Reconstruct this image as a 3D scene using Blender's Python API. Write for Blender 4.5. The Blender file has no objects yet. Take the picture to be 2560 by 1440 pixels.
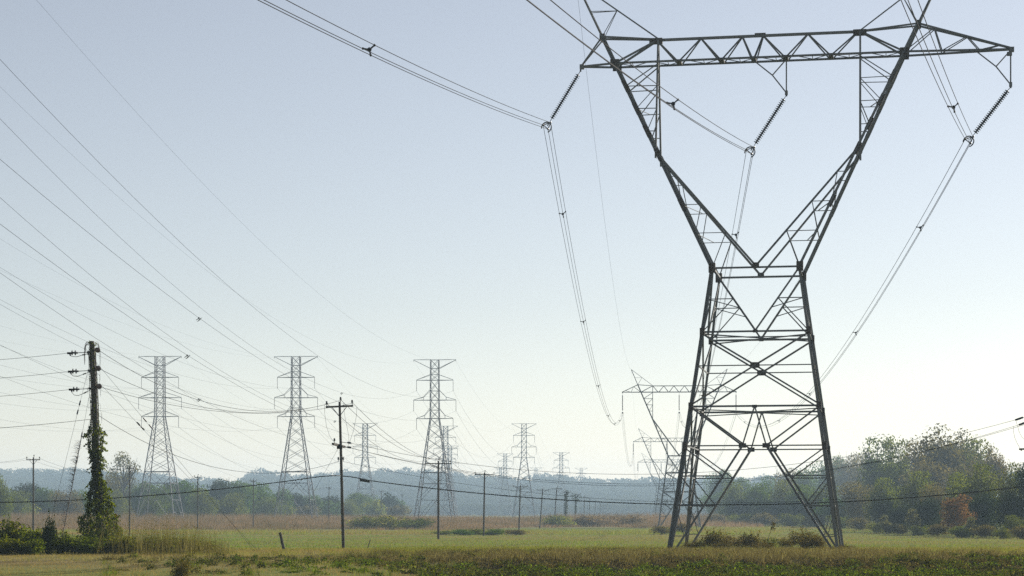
import bpy, math, random
import numpy as np
from mathutils import Vector, Matrix

random.seed(7)
SC = bpy.context.scene
COL = SC.collection
R = math.radians

# ------------------------------------------------------------------ camera
F, CX, HZ = 5000.0, 1280.0, 1278.0          # focal length, centre column and horizon row of a 2560 px wide frame
cam = bpy.data.cameras.new("camera")
cam_o = bpy.data.objects.new("camera", cam)
COL.objects.link(cam_o)
cam.sensor_width = 36.0
cam.lens = 36.0 * F / 2560.0
cam.shift_y = (HZ - 720.0) / 2560.0
cam.clip_start, cam.clip_end = 0.5, 20000.0
cam_o.location = (0, 0, 0)                   # eye level is z = 0, looking along +Y
cam_o.rotation_euler = (R(90), 0, 0)
SC.camera = cam_o

# ------------------------------------------------------------------ light
SUN_EL, SUN_AZ = R(24), R(46)                # azimuth to the right of the view direction
world = bpy.data.worlds.new("World")
SC.world = world
world.use_nodes = True
wn = world.node_tree.nodes
wl = world.node_tree.links
for n in list(wn):
    wn.remove(n)
sky = wn.new("ShaderNodeTexSky")
sky.sky_type = 'NISHITA'
sky.sun_disc = False
sky.sun_elevation = SUN_EL
sky.sun_rotation = SUN_AZ
sky.air_density = 1.0
sky.dust_density = 0.2
sky.ozone_density = 0.4
bg = wn.new("ShaderNodeBackground")
bg.inputs['Strength'].default_value = 0.067
wo = wn.new("ShaderNodeOutputWorld")
hs = wn.new("ShaderNodeHueSaturation")
hs.inputs['Saturation'].default_value = 0.62
wl.new(sky.outputs[0], hs.inputs['Color'])
tint = wn.new("ShaderNodeMixRGB")
tint.blend_type = 'MULTIPLY'
tint.inputs[0].default_value = 1.0
tint.inputs[2].default_value = (1.045, 0.985, 0.985, 1)
wl.new(hs.outputs[0], tint.inputs[1])
wl.new(tint.outputs[0], bg.inputs[0])
wl.new(bg.outputs[0], wo.inputs[0])

sun = bpy.data.lights.new("sun", 'SUN')
sun.energy = 5.0
sun.angle = R(0.5)
sun.color = (1.0, 0.93, 0.82)
sun_o = bpy.data.objects.new("sun", sun)
COL.objects.link(sun_o)
sd = Vector((math.sin(SUN_AZ) * math.cos(SUN_EL), math.cos(SUN_AZ) * math.cos(SUN_EL), math.sin(SUN_EL)))
sun_o.rotation_euler = sd.to_track_quat('Z', 'Y').to_euler()
sun_o.location = (0, 0, 30)

vs = SC.view_settings
vs.view_transform = 'Standard'
vs.look = 'None'
vs.exposure = 0.72
vs.gamma = 1.0
cy = SC.cycles
cy.use_denoising = False
cy.max_bounces = 6
cy.diffuse_bounces = 2
cy.glossy_bounces = 2
cy.transmission_bounces = 4
cy.transparent_max_bounces = 6
cy.volume_bounces = 1
cy.use_adaptive_sampling = False
cy.adaptive_threshold = 0.015
HAZE_DENSITY = 0.00027
HAZE_COLOR = (0.60, 0.80, 1.0)

# ------------------------------------------------------------------ helpers
def at(x, y, Y):
    """Point at depth Y metres on the sight line of frame position (x, y)."""
    return Vector(((x - CX) / F * Y, Y, (HZ - y) / F * Y))

GY = [-200, 0, 30, 64, 71, 80.5, 85.5, 92, 112, 195, 253, 330, 500, 1700, 1850, 2400, 2700]
GL = [-1.7, -1.7, -1.75, -2.40, -2.35, -2.13, -2.06, -2.03, -2.1, -2.8, -3.15, -3.42, -3.5, -3.5, -2.0, 24.0, 26.0]
GR = [-1.7, -1.7, -1.75, -2.60, -2.60, -2.52, -2.05, -2.03, -2.1, -2.8, -3.15, -3.42, -3.5, -3.5, -2.0, 24.0, 26.0]
def gz(x, y):
    """ground height: a ditch bank faces the viewer on one side, level verge on the other."""
    x, y = np.asarray(x, float), np.asarray(y, float)
    b = np.clip((x + 7) / 7, 0, 1)
    b = b * b * (3 - 2 * b)
    ys = y + .9 * np.sin(x * .8 + 1) * b + .6 * np.sin(x * 1.9) * b
    return np.interp(y, GY, GL) * (1 - b) + np.interp(np.where(y < 95, ys, y), GY, GR) * b + 0.03 * np.sin(x * 0.31 + 1.0) * np.sin(y * 0.23)
def G(x, y):
    return float(gz(x, y))

def tag(o, label=None, cat=None, group=None, kind=None):
    if label: o["label"] = label
    if cat: o["category"] = cat
    if group: o["group"] = group
    if kind: o["kind"] = kind
    return o

def empty(name, loc=(0, 0, 0), rz=0.0):
    o = bpy.data.objects.new(name, None)
    o.empty_display_size = 0.3
    o.location = loc
    o.rotation_euler = (0, 0, rz)
    COL.objects.link(o)
    return o

def link(name, me, mat, parent=None):
    o = bpy.data.objects.new(name, me)
    if mat is not None and not me.materials:
        me.materials.append(mat)
    COL.objects.link(o)
    if parent is not None:
        o.parent = parent
    return o

def copy_tree(o, parent=None):
    c = o.copy()
    COL.objects.link(c)
    c.parent = parent
    for ch in list(o.children):
        copy_tree(ch, c)
    return c

def mesh_np(name, V, n):
    """Mesh from V (k*n, 3): consecutive n-gons."""
    V = np.ascontiguousarray(V, dtype=np.float32).reshape(-1, 3)
    k = len(V) // n
    me = bpy.data.meshes.new(name)
    me.vertices.add(len(V))
    me.vertices.foreach_set("co", V.ravel())
    me.loops.add(k * n)
    me.loops.foreach_set("vertex_index", np.arange(k * n, dtype=np.int32))
    me.polygons.add(k)
    me.polygons.foreach_set("loop_start", np.arange(0, k * n, n, dtype=np.int32))
    me.update(calc_edges=True)
    return me

class MB:
    """Collects shapes for ONE mesh object."""
    def __init__(s):
        s.v, s.f = [], []
    def add(s, vs_, fs_):
        b = len(s.v)
        s.v += [tuple(p) for p in vs_]
        s.f += [tuple(i + b for i in f) for f in fs_]
    def prism(s, p0, p1, prof, up=None):
        p0, p1 = Vector(p0), Vector(p1)
        d = (p1 - p0)
        if d.length < 1e-6:
            return
        d.normalize()
        u = Vector(up) if up is not None else Vector((0, 0, 1))
        if abs(d.dot(u)) > 0.95:
            u = Vector((0, 1, 0)) if abs(d.y) < 0.9 else Vector((1, 0, 0))
        a = d.cross(u).normalized()
        b = a.cross(d).normalized()
        n = len(prof)
        vs_ = [p0 + a * x + b * y for x, y in prof] + [p1 + a * x + b * y for x, y in prof]
        fs_ = [(i, (i + 1) % n, n + (i + 1) % n, n + i) for i in range(n)]
        fs_ += [tuple(range(n - 1, -1, -1)), tuple(range(n, 2 * n))]
        s.add(vs_, fs_)
    def angle(s, p0, p1, w, up=None):
        t = w * 0.22
        h = w * 0.5
        s.prism(p0, p1, [(-h, -h), (h, -h), (h, -h + t), (-h + t, -h + t), (-h + t, h), (-h, h)], up)
    def bar(s, p0, p1, w, h=None, up=None):
        h = h or w
        s.prism(p0, p1, [(-w / 2, -h / 2), (w / 2, -h / 2), (w / 2, h / 2), (-w / 2, h / 2)], up)
    def box(s, c, sx, sy, sz, rz=0.0):
        c = Vector(c)
        ca, sa = math.cos(rz), math.sin(rz)
        vs_ = []
        for z in (-sz / 2, sz / 2):
            for x, y in ((-sx / 2, -sy / 2), (sx / 2, -sy / 2), (sx / 2, sy / 2), (-sx / 2, sy / 2)):
                vs_.append((c.x + x * ca - y * sa, c.y + x * sa + y * ca, c.z + z))
        s.add(vs_, [(3, 2, 1, 0), (4, 5, 6, 7), (0, 1, 5, 4), (1, 2, 6, 5), (2, 3, 7, 6), (3, 0, 4, 7)])
    def tube(s, pts, r, n=4, cap=True):
        pts = [Vector(p) for p in pts]
        m = len(pts)
        rs = r if isinstance(r, (list, tuple)) else [r] * m
        vs_, fs_ = [], []
        prev = None
        for i, p in enumerate(pts):
            d = (pts[min(i + 1, m - 1)] - pts[max(i - 1, 0)])
            d = d.normalized() if d.length > 1e-9 else Vector((0, 0, 1))
            if prev is None:
                u = Vector((0, 0, 1)) if abs(d.z) < 0.9 else Vector((1, 0, 0))
                a = d.cross(u).normalized()
            else:
                a = (prev - d * prev.dot(d)).normalized()
            prev = a
            b = d.cross(a)
            for k in range(n):
                t = 2 * math.pi * k / n + math.pi / 4
                vs_.append(p + (a * math.cos(t) + b * math.sin(t)) * rs[i])
        for i in range(m - 1):
            for k in range(n):
                fs_.append((i * n + k, i * n + (k + 1) % n, (i + 1) * n + (k + 1) % n, (i + 1) * n + k))
        if cap:
            fs_.append(tuple(range(n - 1, -1, -1)))
            fs_.append(tuple(range((m - 1) * n, m * n)))
        s.add(vs_, fs_)
    def lathe(s, p0, axis, prof, n=10):
        """prof: (distance along axis, radius)."""
        ax = Vector(axis).normalized()
        s.tube([Vector(p0) + ax * d for d, _ in prof], [max(r, 1e-4) for _, r in prof], n)
    def build(s, name, mat, parent=None, smooth=False):
        me = bpy.data.meshes.new(name)
        me.from_pydata(s.v, [], s.f)
        me.update()
        if smooth:
            me.polygons.foreach_set("use_smooth", [True] * len(me.polygons))
        return link(name, me, mat, parent)

# ------------------------------------------------------------------ materials
def new_mat(name):
    m = bpy.data.materials.new(name)
    m.use_nodes = True
    nt = m.node_tree
    for n in list(nt.nodes):
        nt.nodes.remove(n)
    out = nt.nodes.new("ShaderNodeOutputMaterial")
    return m, nt, out

def ramp(nt, fac, cols):
    r = nt.nodes.new("ShaderNodeValToRGB")
    els = r.color_ramp.elements
    while len(els) > 1:
        els.remove(els[-1])
    for i, (p, c) in enumerate(cols):
        e = els[0] if i == 0 else els.new(p)
        e.position = p
        e.color = (c[0], c[1], c[2], 1)
    nt.links.new(fac, r.inputs[0])
    return r.outputs[0]

def noise(nt, scale, detail=4, rough=0.6, coord='Object', stretch=None):
    tc = nt.nodes.new("ShaderNodeTexCoord")
    n = nt.nodes.new("ShaderNodeTexNoise")
    n.inputs['Scale'].default_value = scale
    n.inputs['Detail'].default_value = detail
    n.inputs['Roughness'].default_value = rough
    src = tc.outputs[coord]
    if stretch:
        mp = nt.nodes.new("ShaderNodeMapping")
        mp.inputs['Scale'].default_value = stretch
        nt.links.new(src, mp.inputs[0])
        src = mp.outputs[0]
    nt.links.new(src, n.inputs['Vector'])
    return n.outputs['Fac']

def solid(name, cols, scale=3.0, rough=0.7, metal=0.0, stretch=None, bump=0.0, spec=0.5):
    m, nt, out = new_mat(name)
    p = nt.nodes.new("ShaderNodeBsdfPrincipled")
    f = noise(nt, scale, stretch=stretch)
    nt.links.new(ramp(nt, f, cols), p.inputs['Base Color'])
    p.inputs['Roughness'].default_value = rough
    p.inputs['Metallic'].default_value = metal
    p.inputs['Specular IOR Level'].default_value = spec
    if bump:
        b = nt.nodes.new("ShaderNodeBump")
        b.inputs['Strength'].default_value = bump
        nt.links.new(f, b.inputs['Height'])
        nt.links.new(b.outputs[0], p.inputs['Normal'])
    nt.links.new(p.outputs[0], out.inputs[0])
    return m

def leaf_mat(name, cols, trans=0.4, tint=(1.25, 1.2, 0.6), patch=None, stretch=(.35, 1.6, 1)):
    m, nt, out = new_mat(name)
    g = nt.nodes.new("ShaderNodeNewGeometry")
    c = ramp(nt, g.outputs['Random Per Island'], cols)
    if patch:
        c2 = ramp(nt, g.outputs['Random Per Island'], patch[1])
        mx = nt.nodes.new("ShaderNodeMixRGB")
        f = ramp(nt, noise(nt, patch[0], 4, 0.6, stretch=stretch), [(0.42, (0, 0, 0)), (0.58, (1, 1, 1))])
        nt.links.new(f, mx.inputs[0])
        nt.links.new(c, mx.inputs[1])
        nt.links.new(c2, mx.inputs[2])
        c = mx.outputs[0]
    oi = nt.nodes.new("ShaderNodeObjectInfo")
    hv = nt.nodes.new("ShaderNodeHueSaturation")
    mr = nt.nodes.new("ShaderNodeMapRange")
    mr.inputs[3].default_value = 0.482
    mr.inputs[4].default_value = 0.515
    nt.links.new(oi.outputs['Random'], mr.inputs[0])
    nt.links.new(mr.outputs[0], hv.inputs['Hue'])
    nt.links.new(c, hv.inputs['Color'])
    c = hv.outputs[0]
    d = nt.nodes.new("ShaderNodeBsdfDiffuse")
    t = nt.nodes.new("ShaderNodeBsdfTranslucent")
    nt.links.new(c, d.inputs[0])
    tm = nt.nodes.new("ShaderNodeMixRGB")
    tm.blend_type = 'MULTIPLY'
    tm.inputs[0].default_value = 1.0
    tm.inputs[2].default_value = (tint[0], tint[1], tint[2], 1)
    nt.links.new(c, tm.inputs[1])
    nt.links.new(tm.outputs[0], t.inputs[0])
    ms = nt.nodes.new("ShaderNodeMixShader")
    ms.inputs[0].default_value = trans
    nt.links.new(d.outputs[0], ms.inputs[1])
    nt.links.new(t.outputs[0], ms.inputs[2])
    nt.links.new(ms.outputs[0], out.inputs[0])
    return m

M = {}
M['steel'] = solid("weathered_steel", [(0.3, (0.075, 0.083, 0.085)), (0.55, (0.120, 0.128, 0.125)), (0.75, (0.095, 0.078, 0.055))], 1.3, 0.75, 0.0)
M['rust'] = solid("rusty_plate", [(0.3, (0.03, 0.024, 0.016)), (0.7, (0.055, 0.045, 0.03))], 6, 0.85, 0.0)
M['galv'] = solid("galvanised_steel", [(0.3, (0.07, 0.075, 0.09)), (0.7, (0.11, 0.115, 0.13))], 1.0, 0.6, 0.1)
M['wire'] = solid("dull_conductor", [(0.3, (0.012, 0.013, 0.015)), (0.7, (0.022, 0.022, 0.023))], 2, 0.8, 0.0, spec=0.05)
M['cable'] = solid("black_cable", [(0.3, (0.012, 0.014, 0.013)), (0.7, (0.03, 0.032, 0.03))], 2, 0.6)
M['insul'] = solid("glazed_insulator", [(0.3, (0.012, 0.015, 0.02)), (0.7, (0.022, 0.027, 0.034))], 4, 0.5)
M['bell'] = solid("brown_porcelain", [(0.3, (0.04, 0.022, 0.012)), (0.7, (0.075, 0.04, 0.02))], 6, 0.35)
M['wood'] = solid("weathered_pole_wood", [(0.3, (0.035, 0.030, 0.022)), (0.6, (0.07, 0.06, 0.046)), (0.8, (0.11, 0.097, 0.08))], 5, 0.9, 0, (6, 6, 0.4), 0.4)
M['marker'] = solid("marker_plastic", [(0.3, (0.20, 0.19, 0.15)), (0.7, (0.42, 0.41, 0.36))], 9, 0.5)
M['paper'] = solid("white_litter", [(0.3, (0.70, 0.70, 0.68)), (0.7, (0.8, 0.8, 0.78))], 5, 0.6)
M['bark'] = solid("tree_bark", [(0.3, (0.05, 0.042, 0.035)), (0.7, (0.12, 0.105, 0.09))], 8, 0.9, 0, (4, 4, 0.5))

M['lf_green'] = leaf_mat("leaf_green", [(0, (0.0360, 0.0690, 0.0093)), (0.5, (0.0621, 0.1090, 0.0145)), (1, (0.1035, 0.1540, 0.0247))], 0.42, (1.35, 1.45, 0.5))
M['lf_olive'] = leaf_mat("leaf_olive", [(0, (0.0612, 0.0747, 0.0128)), (0.5, (0.1020, 0.1197, 0.0192)), (1, (0.1496, 0.1575, 0.0288))], 0.42, (1.35, 1.45, 0.5))
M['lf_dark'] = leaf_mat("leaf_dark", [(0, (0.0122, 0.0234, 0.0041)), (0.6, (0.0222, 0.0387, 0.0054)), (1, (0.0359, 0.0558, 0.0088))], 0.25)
M['lf_brown'] = leaf_mat("leaf_turning", [(0, (0.069, 0.059, 0.023)), (0.5, (0.101, 0.094, 0.036)), (1, (0.149, 0.125, 0.048))], 0.42, (1.6, 1.5, 0.8))
M['lf_orange'] = leaf_mat("leaf_orange", [(0, (0.099, 0.065, 0.023)), (0.5, (0.196, 0.107, 0.029)), (1, (0.216, 0.164, 0.050))], 0.4, (1.25, 1.0, 0.6))
M['lf_pale'] = leaf_mat("leaf_pale", [(0, (0.09, 0.10, 0.045)), (0.5, (0.15, 0.155, 0.075)), (1, (0.2, 0.2, 0.11))], 0.4)
M['lf_far'] = leaf_mat("leaf_far_wood", [(0, (0.024, 0.034, 0.010)), (0.5, (0.044, 0.056, 0.017)), (1, (0.076, 0.074, 0.026))], 0.3, (1.25, 1.2, 0.6), (0.011, [(0, (0.022, 0.032, 0.012)), (0.6, (0.045, 0.050, 0.018)), (1, (0.085, 0.066, 0.028))]), (1, 1, 1.5))
M['lf_vine'] = leaf_mat("leaf_vine", [(0, (0.0117, 0.0197, 0.0007)), (0.55, (0.0234, 0.0381, 0.0013)), (0.96, (0.0368, 0.0507, 0.0024)), (1, (0.0514, 0.0289, 0.0017))], 0.5, (5.0, 4.6, 0.8))
M['lf_thicket'] = leaf_mat("leaf_thicket", [(0, (0.0160, 0.0242, 0.0015)), (0.5, (0.0319, 0.0454, 0.0023)), (1, (0.0551, 0.0635, 0.0042))], 0.5, (4.2, 3.8, 0.8))
M['lf_scrub'] = leaf_mat("leaf_scrub", [(0, (0.056, 0.051, 0.019)), (0.5, (0.094, 0.085, 0.027)), (0.85, (0.112, 0.099, 0.037)), (1, (0.206, 0.179, 0.112))], 0.45, (1.4, 1.2, 0.5))
M['weed_brown'] = leaf_mat("weed_brown", [(0, (0.0378, 0.0372, 0.0143)), (0.5, (0.0810, 0.0761, 0.0309)), (0.85, (0.1484, 0.1436, 0.0595)), (1, (0.2700, 0.2873, 0.1309))], 0.45, (1.7, 1.45, 0.95))
M['weed_green'] = leaf_mat("weed_green", [(0, (0.0189, 0.0308, 0.0055)), (0.5, (0.0405, 0.0644, 0.0110)), (0.8, (0.0743, 0.1120, 0.0176)), (1, (0.1350, 0.1750, 0.0330))], 0.45, (2.3, 2.4, 0.5), (0.6, [(0, (0.02, 0.02, 0.008)), (0.6, (0.042, 0.045, 0.014)), (1, (0.09, 0.085, 0.035))]), (.5, 1, 1))
M['fringe'] = leaf_mat("fringe_blade", [(0, (0.0660, 0.0825, 0.0198)), (0.6, (0.1100, 0.1320, 0.0330)), (1, (0.1870, 0.1760, 0.0660))], 0.5, (1.9, 1.8, 0.6))
M['lf_scrub2'] = leaf_mat("leaf_bank_weed", [(0, (0.0448, 0.0439, 0.0172)), (0.6, (0.0897, 0.0845, 0.0343)), (0.93, (0.1346, 0.1219, 0.0572)), (1, (0.2990, 0.2762, 0.1716))], 0.45, (1.8, 1.6, 0.8))
M['grass'] = leaf_mat("grass_blade", [(0, (0.1264, 0.1529, 0.0400)), (0.5, (0.2153, 0.2153, 0.0718)), (1, (0.3947, 0.3229, 0.1587))], 0.4, (1.3, 1.2, 0.6),
                      (0.13, [(0, (0.20, 0.15, 0.08)), (0.6, (0.30, 0.23, 0.13)), (1, (0.18, 0.165, 0.065))]))
M['crop'] = leaf_mat("crop_blade", [(0, (0.1067, 0.1704, 0.0323)), (0.6, (0.1595, 0.2316, 0.0494)), (1, (0.2519, 0.2784, 0.0874))], 0.4, (1.3, 1.25, 0.55),
                     (0.06, [(0, (0.19, 0.15, 0.085)), (0.6, (0.27, 0.21, 0.125)), (1, (0.19, 0.175, 0.075))]))
M['brush'] = leaf_mat("brush_stalk", [(0, (0.1253, 0.0929, 0.0510)), (0.5, (0.2196, 0.1609, 0.0930)), (0.85, (0.3140, 0.2419, 0.1450)), (1, (0.1507, 0.1426, 0.0510))], 0.4, (1.2, 1.05, 0.8),
                      (0.035, [(0, (0.085, 0.08, 0.035)), (0.5, (0.13, 0.115, 0.055)), (1, (0.19, 0.155, 0.09))]), (1, 1, 1))

# ------------------------------------------------------------------ ground
def ground_material():
    m, nt, out = new_mat("field_soil_and_turf")
    L = nt.links
    p = nt.nodes.new("ShaderNodeBsdfPrincipled")
    p.inputs['Roughness'].default_value = 0.95
    p.inputs['Specular IOR Level'].default_value = 0.0
    fine = noise(nt, 1.6, 6, 0.7)
    g = ramp(nt, fine, [(0.3, (0.10, 0.125, 0.04)), (0.55, (0.15, 0.17, 0.06)), (0.75, (0.20, 0.20, 0.09))])
    s = ramp(nt, fine, [(0.3, (0.15, 0.12, 0.07)), (0.55, (0.21, 0.17, 0.10)), (0.75, (0.27, 0.225, 0.14))])
    big = ramp(nt, noise(nt, 0.05, 5, 0.6, stretch=(0.3, 1.6, 1)), [(0.45, (0, 0, 0)), (0.62, (1, 1, 1))])
    mx = nt.nodes.new("ShaderNodeMixRGB")
    L.new(big, mx.inputs[0]); L.new(g, mx.inputs[1]); L.new(s, mx.inputs[2])
    geo = nt.nodes.new("ShaderNodeTexCoord")
    sp = nt.nodes.new("ShaderNodeSeparateXYZ")
    L.new(geo.outputs['Object'], sp.inputs[0])
    def rng_(sock, a0, a1, b0, b1):
        r_ = nt.nodes.new("ShaderNodeMapRange")
        for q, v_ in zip((1, 2, 3, 4), (a0, a1, b0, b1)):
            r_.inputs[q].default_value = v_
        L.new(sock, r_.inputs[0])
        return r_.outputs[0]
    def mul(a_, b_):
        m_ = nt.nodes.new("ShaderNodeMath")
        m_.operation = 'MULTIPLY'
        L.new(a_, m_.inputs[0]); L.new(b_, m_.inputs[1])
        return m_.outputs[0]
    bank_shade = mul(mul(rng_(sp.outputs['Y'], 88, 85, 0, 1), rng_(sp.outputs['X'], -6, 0, 0, 1)), ramp(nt, noise(nt, 0.5, 4), [(0.3, (.5, .5, .5)), (0.5, (1, 1, 1))]))  # where shade among the bank weeds is painted into the ground
    shade_mix = nt.nodes.new("ShaderNodeMixRGB")
    shade_mix.inputs[2].default_value = (0.022, 0.019, 0.010, 1)  # near-black brown standing in for shaded gaps on the bank
    L.new(bank_shade, shade_mix.inputs[0]); L.new(mx.outputs[0], shade_mix.inputs[1])
    L.new(shade_mix.outputs[0], p.inputs['Base Color'])
    b = nt.nodes.new("ShaderNodeBump")
    b.inputs['Strength'].default_value = 0.5
    b.inputs['Distance'].default_value = 0.08
    L.new(noise(nt, 5.0, 5), b.inputs['Height'])
    L.new(b.outputs[0], p.inputs['Normal'])
    L.new(p.outputs[0], out.inputs[0])
    return m

def build_ground():
    ys = np.concatenate([np.arange(-150, 40, 15), np.arange(40, 76, 2.5), np.arange(76, 92, .6), np.arange(92, 130, 2.5), np.arange(130, 340, 6), np.arange(340, 700, 20), np.arange(700, 2651, 65)])
    xs = np.concatenate([np.arange(-1450, -160, 60), np.arange(-160, -16, 4), np.arange(-16, 26, 1.0), np.arange(26, 161, 4), np.arange(190, 1451, 60)])
    XX, YY = np.meshgrid(xs, ys)
    ZZ = gz(XX, YY)
    V = np.stack([XX, YY, ZZ], -1).reshape(-1, 3)
    nx, ny = len(xs), len(ys)
    i = np.arange(nx * ny).reshape(ny, nx)
    Fq = np.stack([i[:-1, :-1], i[:-1, 1:], i[1:, 1:], i[1:, :-1]], -1).reshape(-1, 4)
    me = bpy.data.meshes.new("ground")
    me.from_pydata(V.tolist(), [], Fq.tolist())
    me.polygons.foreach_set("use_smooth", [True] * len(me.polygons))
    me.update()
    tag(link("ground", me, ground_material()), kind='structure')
build_ground()

# ------------------------------------------------------------------ big pylons (fork shaped)
# levels of the square lower body: z above eye level of the first pylon, half width
def plates(pb, parent, sep):
    """link each 8-point plate collected in pb as a part of its own."""
    if not sep:
        return
    for k in range(0, len(pb.v), 8):
        q = MB()
        q.v = pb.v[k:k + 8]
        q.f = [tuple(i - k for i in f) for f in pb.f if f[0] // 8 == k // 8]
        q.build('gusset_plate', M['rust'], parent)

def fork_tower(name, loc, yaw, waist=13.15, foot=-2.05, arm_l=11.8, arm_r=11.8, hang_c=False, hang_r=False, fat=1.0):
    T = empty(name, loc, yaw)
    st = M['steel']
    near = hang_c
    ft = foot
    top_h = 2.35
    slope = (4.45 - 2.35) / (13.15 + 2.05)
    def hw(z): return top_h + slope * (waist - z)
    k = (waist - ft) / 15.2
    Z = lambda z: ft + (z + 2.05) * k                  # levels of the first pylon mapped to this one
    W = lambda w: w * fat * .80
    zb, zt, ze = 24.85, 26.14, 26.4                   # bridge lower chord, upper chord, peak joint
    corners = [(-1, -1), (1, -1), (1, 1), (-1, 1)]
    # body legs
    for sx, sy in corners:
        mb = MB()
        mb.angle((sx * hw(ft - 0.15), sy * hw(ft - 0.15), ft - 0.15), (sx * hw(5.6), sy * hw(5.6), 5.6), W(0.235), (sx, sy, 0))
        mb.angle((sx * hw(5.6), sy * hw(5.6), 5.6), (sx * hw(waist), sy * hw(waist), waist), W(0.19), (sx, sy, 0))
        lg = mb.build('leg', st, T)
        pb = MB()
        for z in (9.66, 5.62, 3.47):
            z = Z(z)
            pb.box((sx * (hw(z) + .003), sy * (hw(z) + .003), z), 0.26 * fat, 0.26 * fat, 0.42)
        pb.box((sx * hw(waist), sy * hw(waist), waist), 0.36 * fat, 0.3 * fat, 0.5)
        plates(pb, lg, near)
    # four faces of bracing
    for fi in range(4):
        ca, sa = [(1, 0), (0, 1), (-1, 0), (0, -1)][fi]
        def P(u, z, off=0.0):
            v = -(hw(z) - 0.05 + off)
            return (u * ca - v * sa, u * sa + v * ca, z)
        mb = MB()
        A = lambda a, b, w: mb.angle(a, b, W(w))
        z9, z7, z5, z3, z1, z0, zm = Z(9.66), Z(7.82), Z(5.62), Z(3.5), Z(1.88), Z(0.3), Z(-1.32)
        zw = waist
        A(P(-hw(zw), zw), P(hw(zw), zw), 0.13)
        A(P(-hw(z9), z9), P(hw(z9), z9), 0.13)
        A(P(-hw(z7), z7), P(hw(z7), z7), 0.075)
        A(P(-hw(z5), z5), P(hw(z5), z5), 0.13)
        A(P(-hw(z3), z3), P(hw(z3), z3), 0.09)
        for s in (-1, 1):
            h = lambda z: s * hw(z)
            A(P(h(zw), zw), P(0, z9 + 0.05), 0.12)
            zq = Z(11.45)
            fq = (zw - zq) / (zw - z9)
            uq = s * hw(zw) * (1 - fq)
            A(P(h(zq), zq), P(uq, zq), 0.065)
            A(P(h(z9), z9), P(uq, zq), 0.075)
            zr = Z(10.95)
            ur = s * hw(zw) * (1 - (zw - zr) / (zw - z9))
            A(P(h(zq), zq), P(ur, zr), 0.06)
            A(P(h(z9 - .1), z9 - .1), P(0, z7), 0.12)
            A(P(0, z7), P(h(z5 + .1), z5 + .1), 0.11)
            A(P(h(z5 - .05), z5 - .05), P(s * .63, z3), 0.11)
            kn, ftp = (s * .63, z3), (s * (hw(ft) - .25), ft - .1)
            A(P(0, z5), P(*kn), 0.10)
            A(P(*kn), P(*ftp), 0.14)
            inn = lambda z: kn[0] + (ftp[0] - kn[0]) * (kn[1] - z) / (kn[1] - ftp[1])
            A(P(h(z3 - .12), z3 - .12), P(inn(z1), z1), 0.085)
            A(P(h(z1), z1), P(inn(z1), z1), 0.085)
            A(P(h(z1), z1), P(inn(z0), z0), 0.075)
            A(P(h(z0), z0), P(inn(z0), z0), 0.095)
            A(P(h(z0), z0), P(inn(zm), zm), 0.055)
            A(P(h(zm), zm), P(inn(zm), zm), 0.06)
        br = mb.build('face_bracing', st, T)
        pb = MB()
        for (u, z, sz) in ((0, z7, .5), (-.63, z3, .4), (.63, z3, .4), (0, z9, .26), (0, z5 - .02, .26)):
            c = P(u, z, 0.03)
            pb.box(c, sz if abs(ca) else 0.03, 0.03 if abs(ca) else sz, sz * .62)
        plates(pb, br, near)
    # level X bracing at belt
    mb = MB()
    z9 = Z(9.66)
    mb.angle((-hw(z9), -hw(z9), z9 - .12), (hw(z9), hw(z9), z9 - .12), W(.09))
    mb.angle((-hw(z9), hw(z9), z9 - .20), (hw(z9), -hw(z9), z9 - .20), W(.09))
    mb.angle((-hw(z9), 0, z9 - .06), (hw(z9), 0, z9 - .06), W(.07))
    mb.build('plan_bracing', st, T)
    mb = MB()
    z5 = Z(5.62)
    for s in (-1, 1):
        mb.angle((s * hw(z5), -hw(z5), z5 - .15), (0, 0, z5 - .15), W(.07))
        mb.angle((s * hw(z5), hw(z5), z5 - .21), (0, 0, z5 - .21), W(.07))
    mb.build('plan_bracing', st, T)
    # fork
    zel = 19.55
    sl = (8.62 - 2.35) / (26.4 - 13.15) if waist > 13 else (8.62 - 2.35) / (26.4 - waist)
    def ou(z): return 2.35 + sl * (z - waist)         # outer leg, u
    def ov(z): return max(0.12, 2.35 + (0.55 - 2.35) * (z - waist) / (zb - waist))
    pk = 29.6
    for s in (-1, 1):
        for v in (-1, 1):
            mb = MB()
            zz = [waist, (waist + zel) / 2, zel, 22.2, zb, ze]
            for a, b in zip(zz[:-1], zz[1:]):
                mb.angle((s * ou(a), v * ov(a), a), (s * ou(b), v * ov(b), b), W(0.19), (s, v, 0))
            fl = mb.build('fork_leg', st, T)
            pb = MB()
            for z in (23.5, 22.2, 20.9, zel, 16.7):
                pb.bar((s * ou(z - .32), v * (ov(z - .32) + .03), z - .32), (s * ou(z + .32), v * (ov(z + .32) + .03), z + .32), .24, .05, (0, v, 0.2))
            plates(pb, fl, near)
            mb = MB()
            ve = ov(zel)
            mb.angle((0, v * 2.3, waist + .08), (s * ou(zel), v * ve, zel), W(0.14))
            def iu(z): return s * ou(zel) * (z - waist) / (zel - waist)
            def iv(z): return v * (2.3 + (ve - 2.3) * (z - waist) / (zel - waist))
            lv = [zel - 1.25, zel - 2.85, zel - 4.45]
            for z in lv:
                mb.angle((s * ou(z), v * ov(z), z), (iu(z), iv(z), z), W(0.05))
            seq = [((iu(lv[0]), iv(lv[0]), lv[0]), (s * ou(lv[1]), v * ov(lv[1]), lv[1])),
                   ((iu(lv[1]), iv(lv[1]), lv[1]), (s * ou(lv[2]), v * ov(lv[2]), lv[2])),
                   ((iu(lv[2]), iv(lv[2]), lv[2]), (s * ou(waist), v * ov(waist), waist))]
            for a, b in seq:
                mb.angle(a, b, W(0.06))
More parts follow.
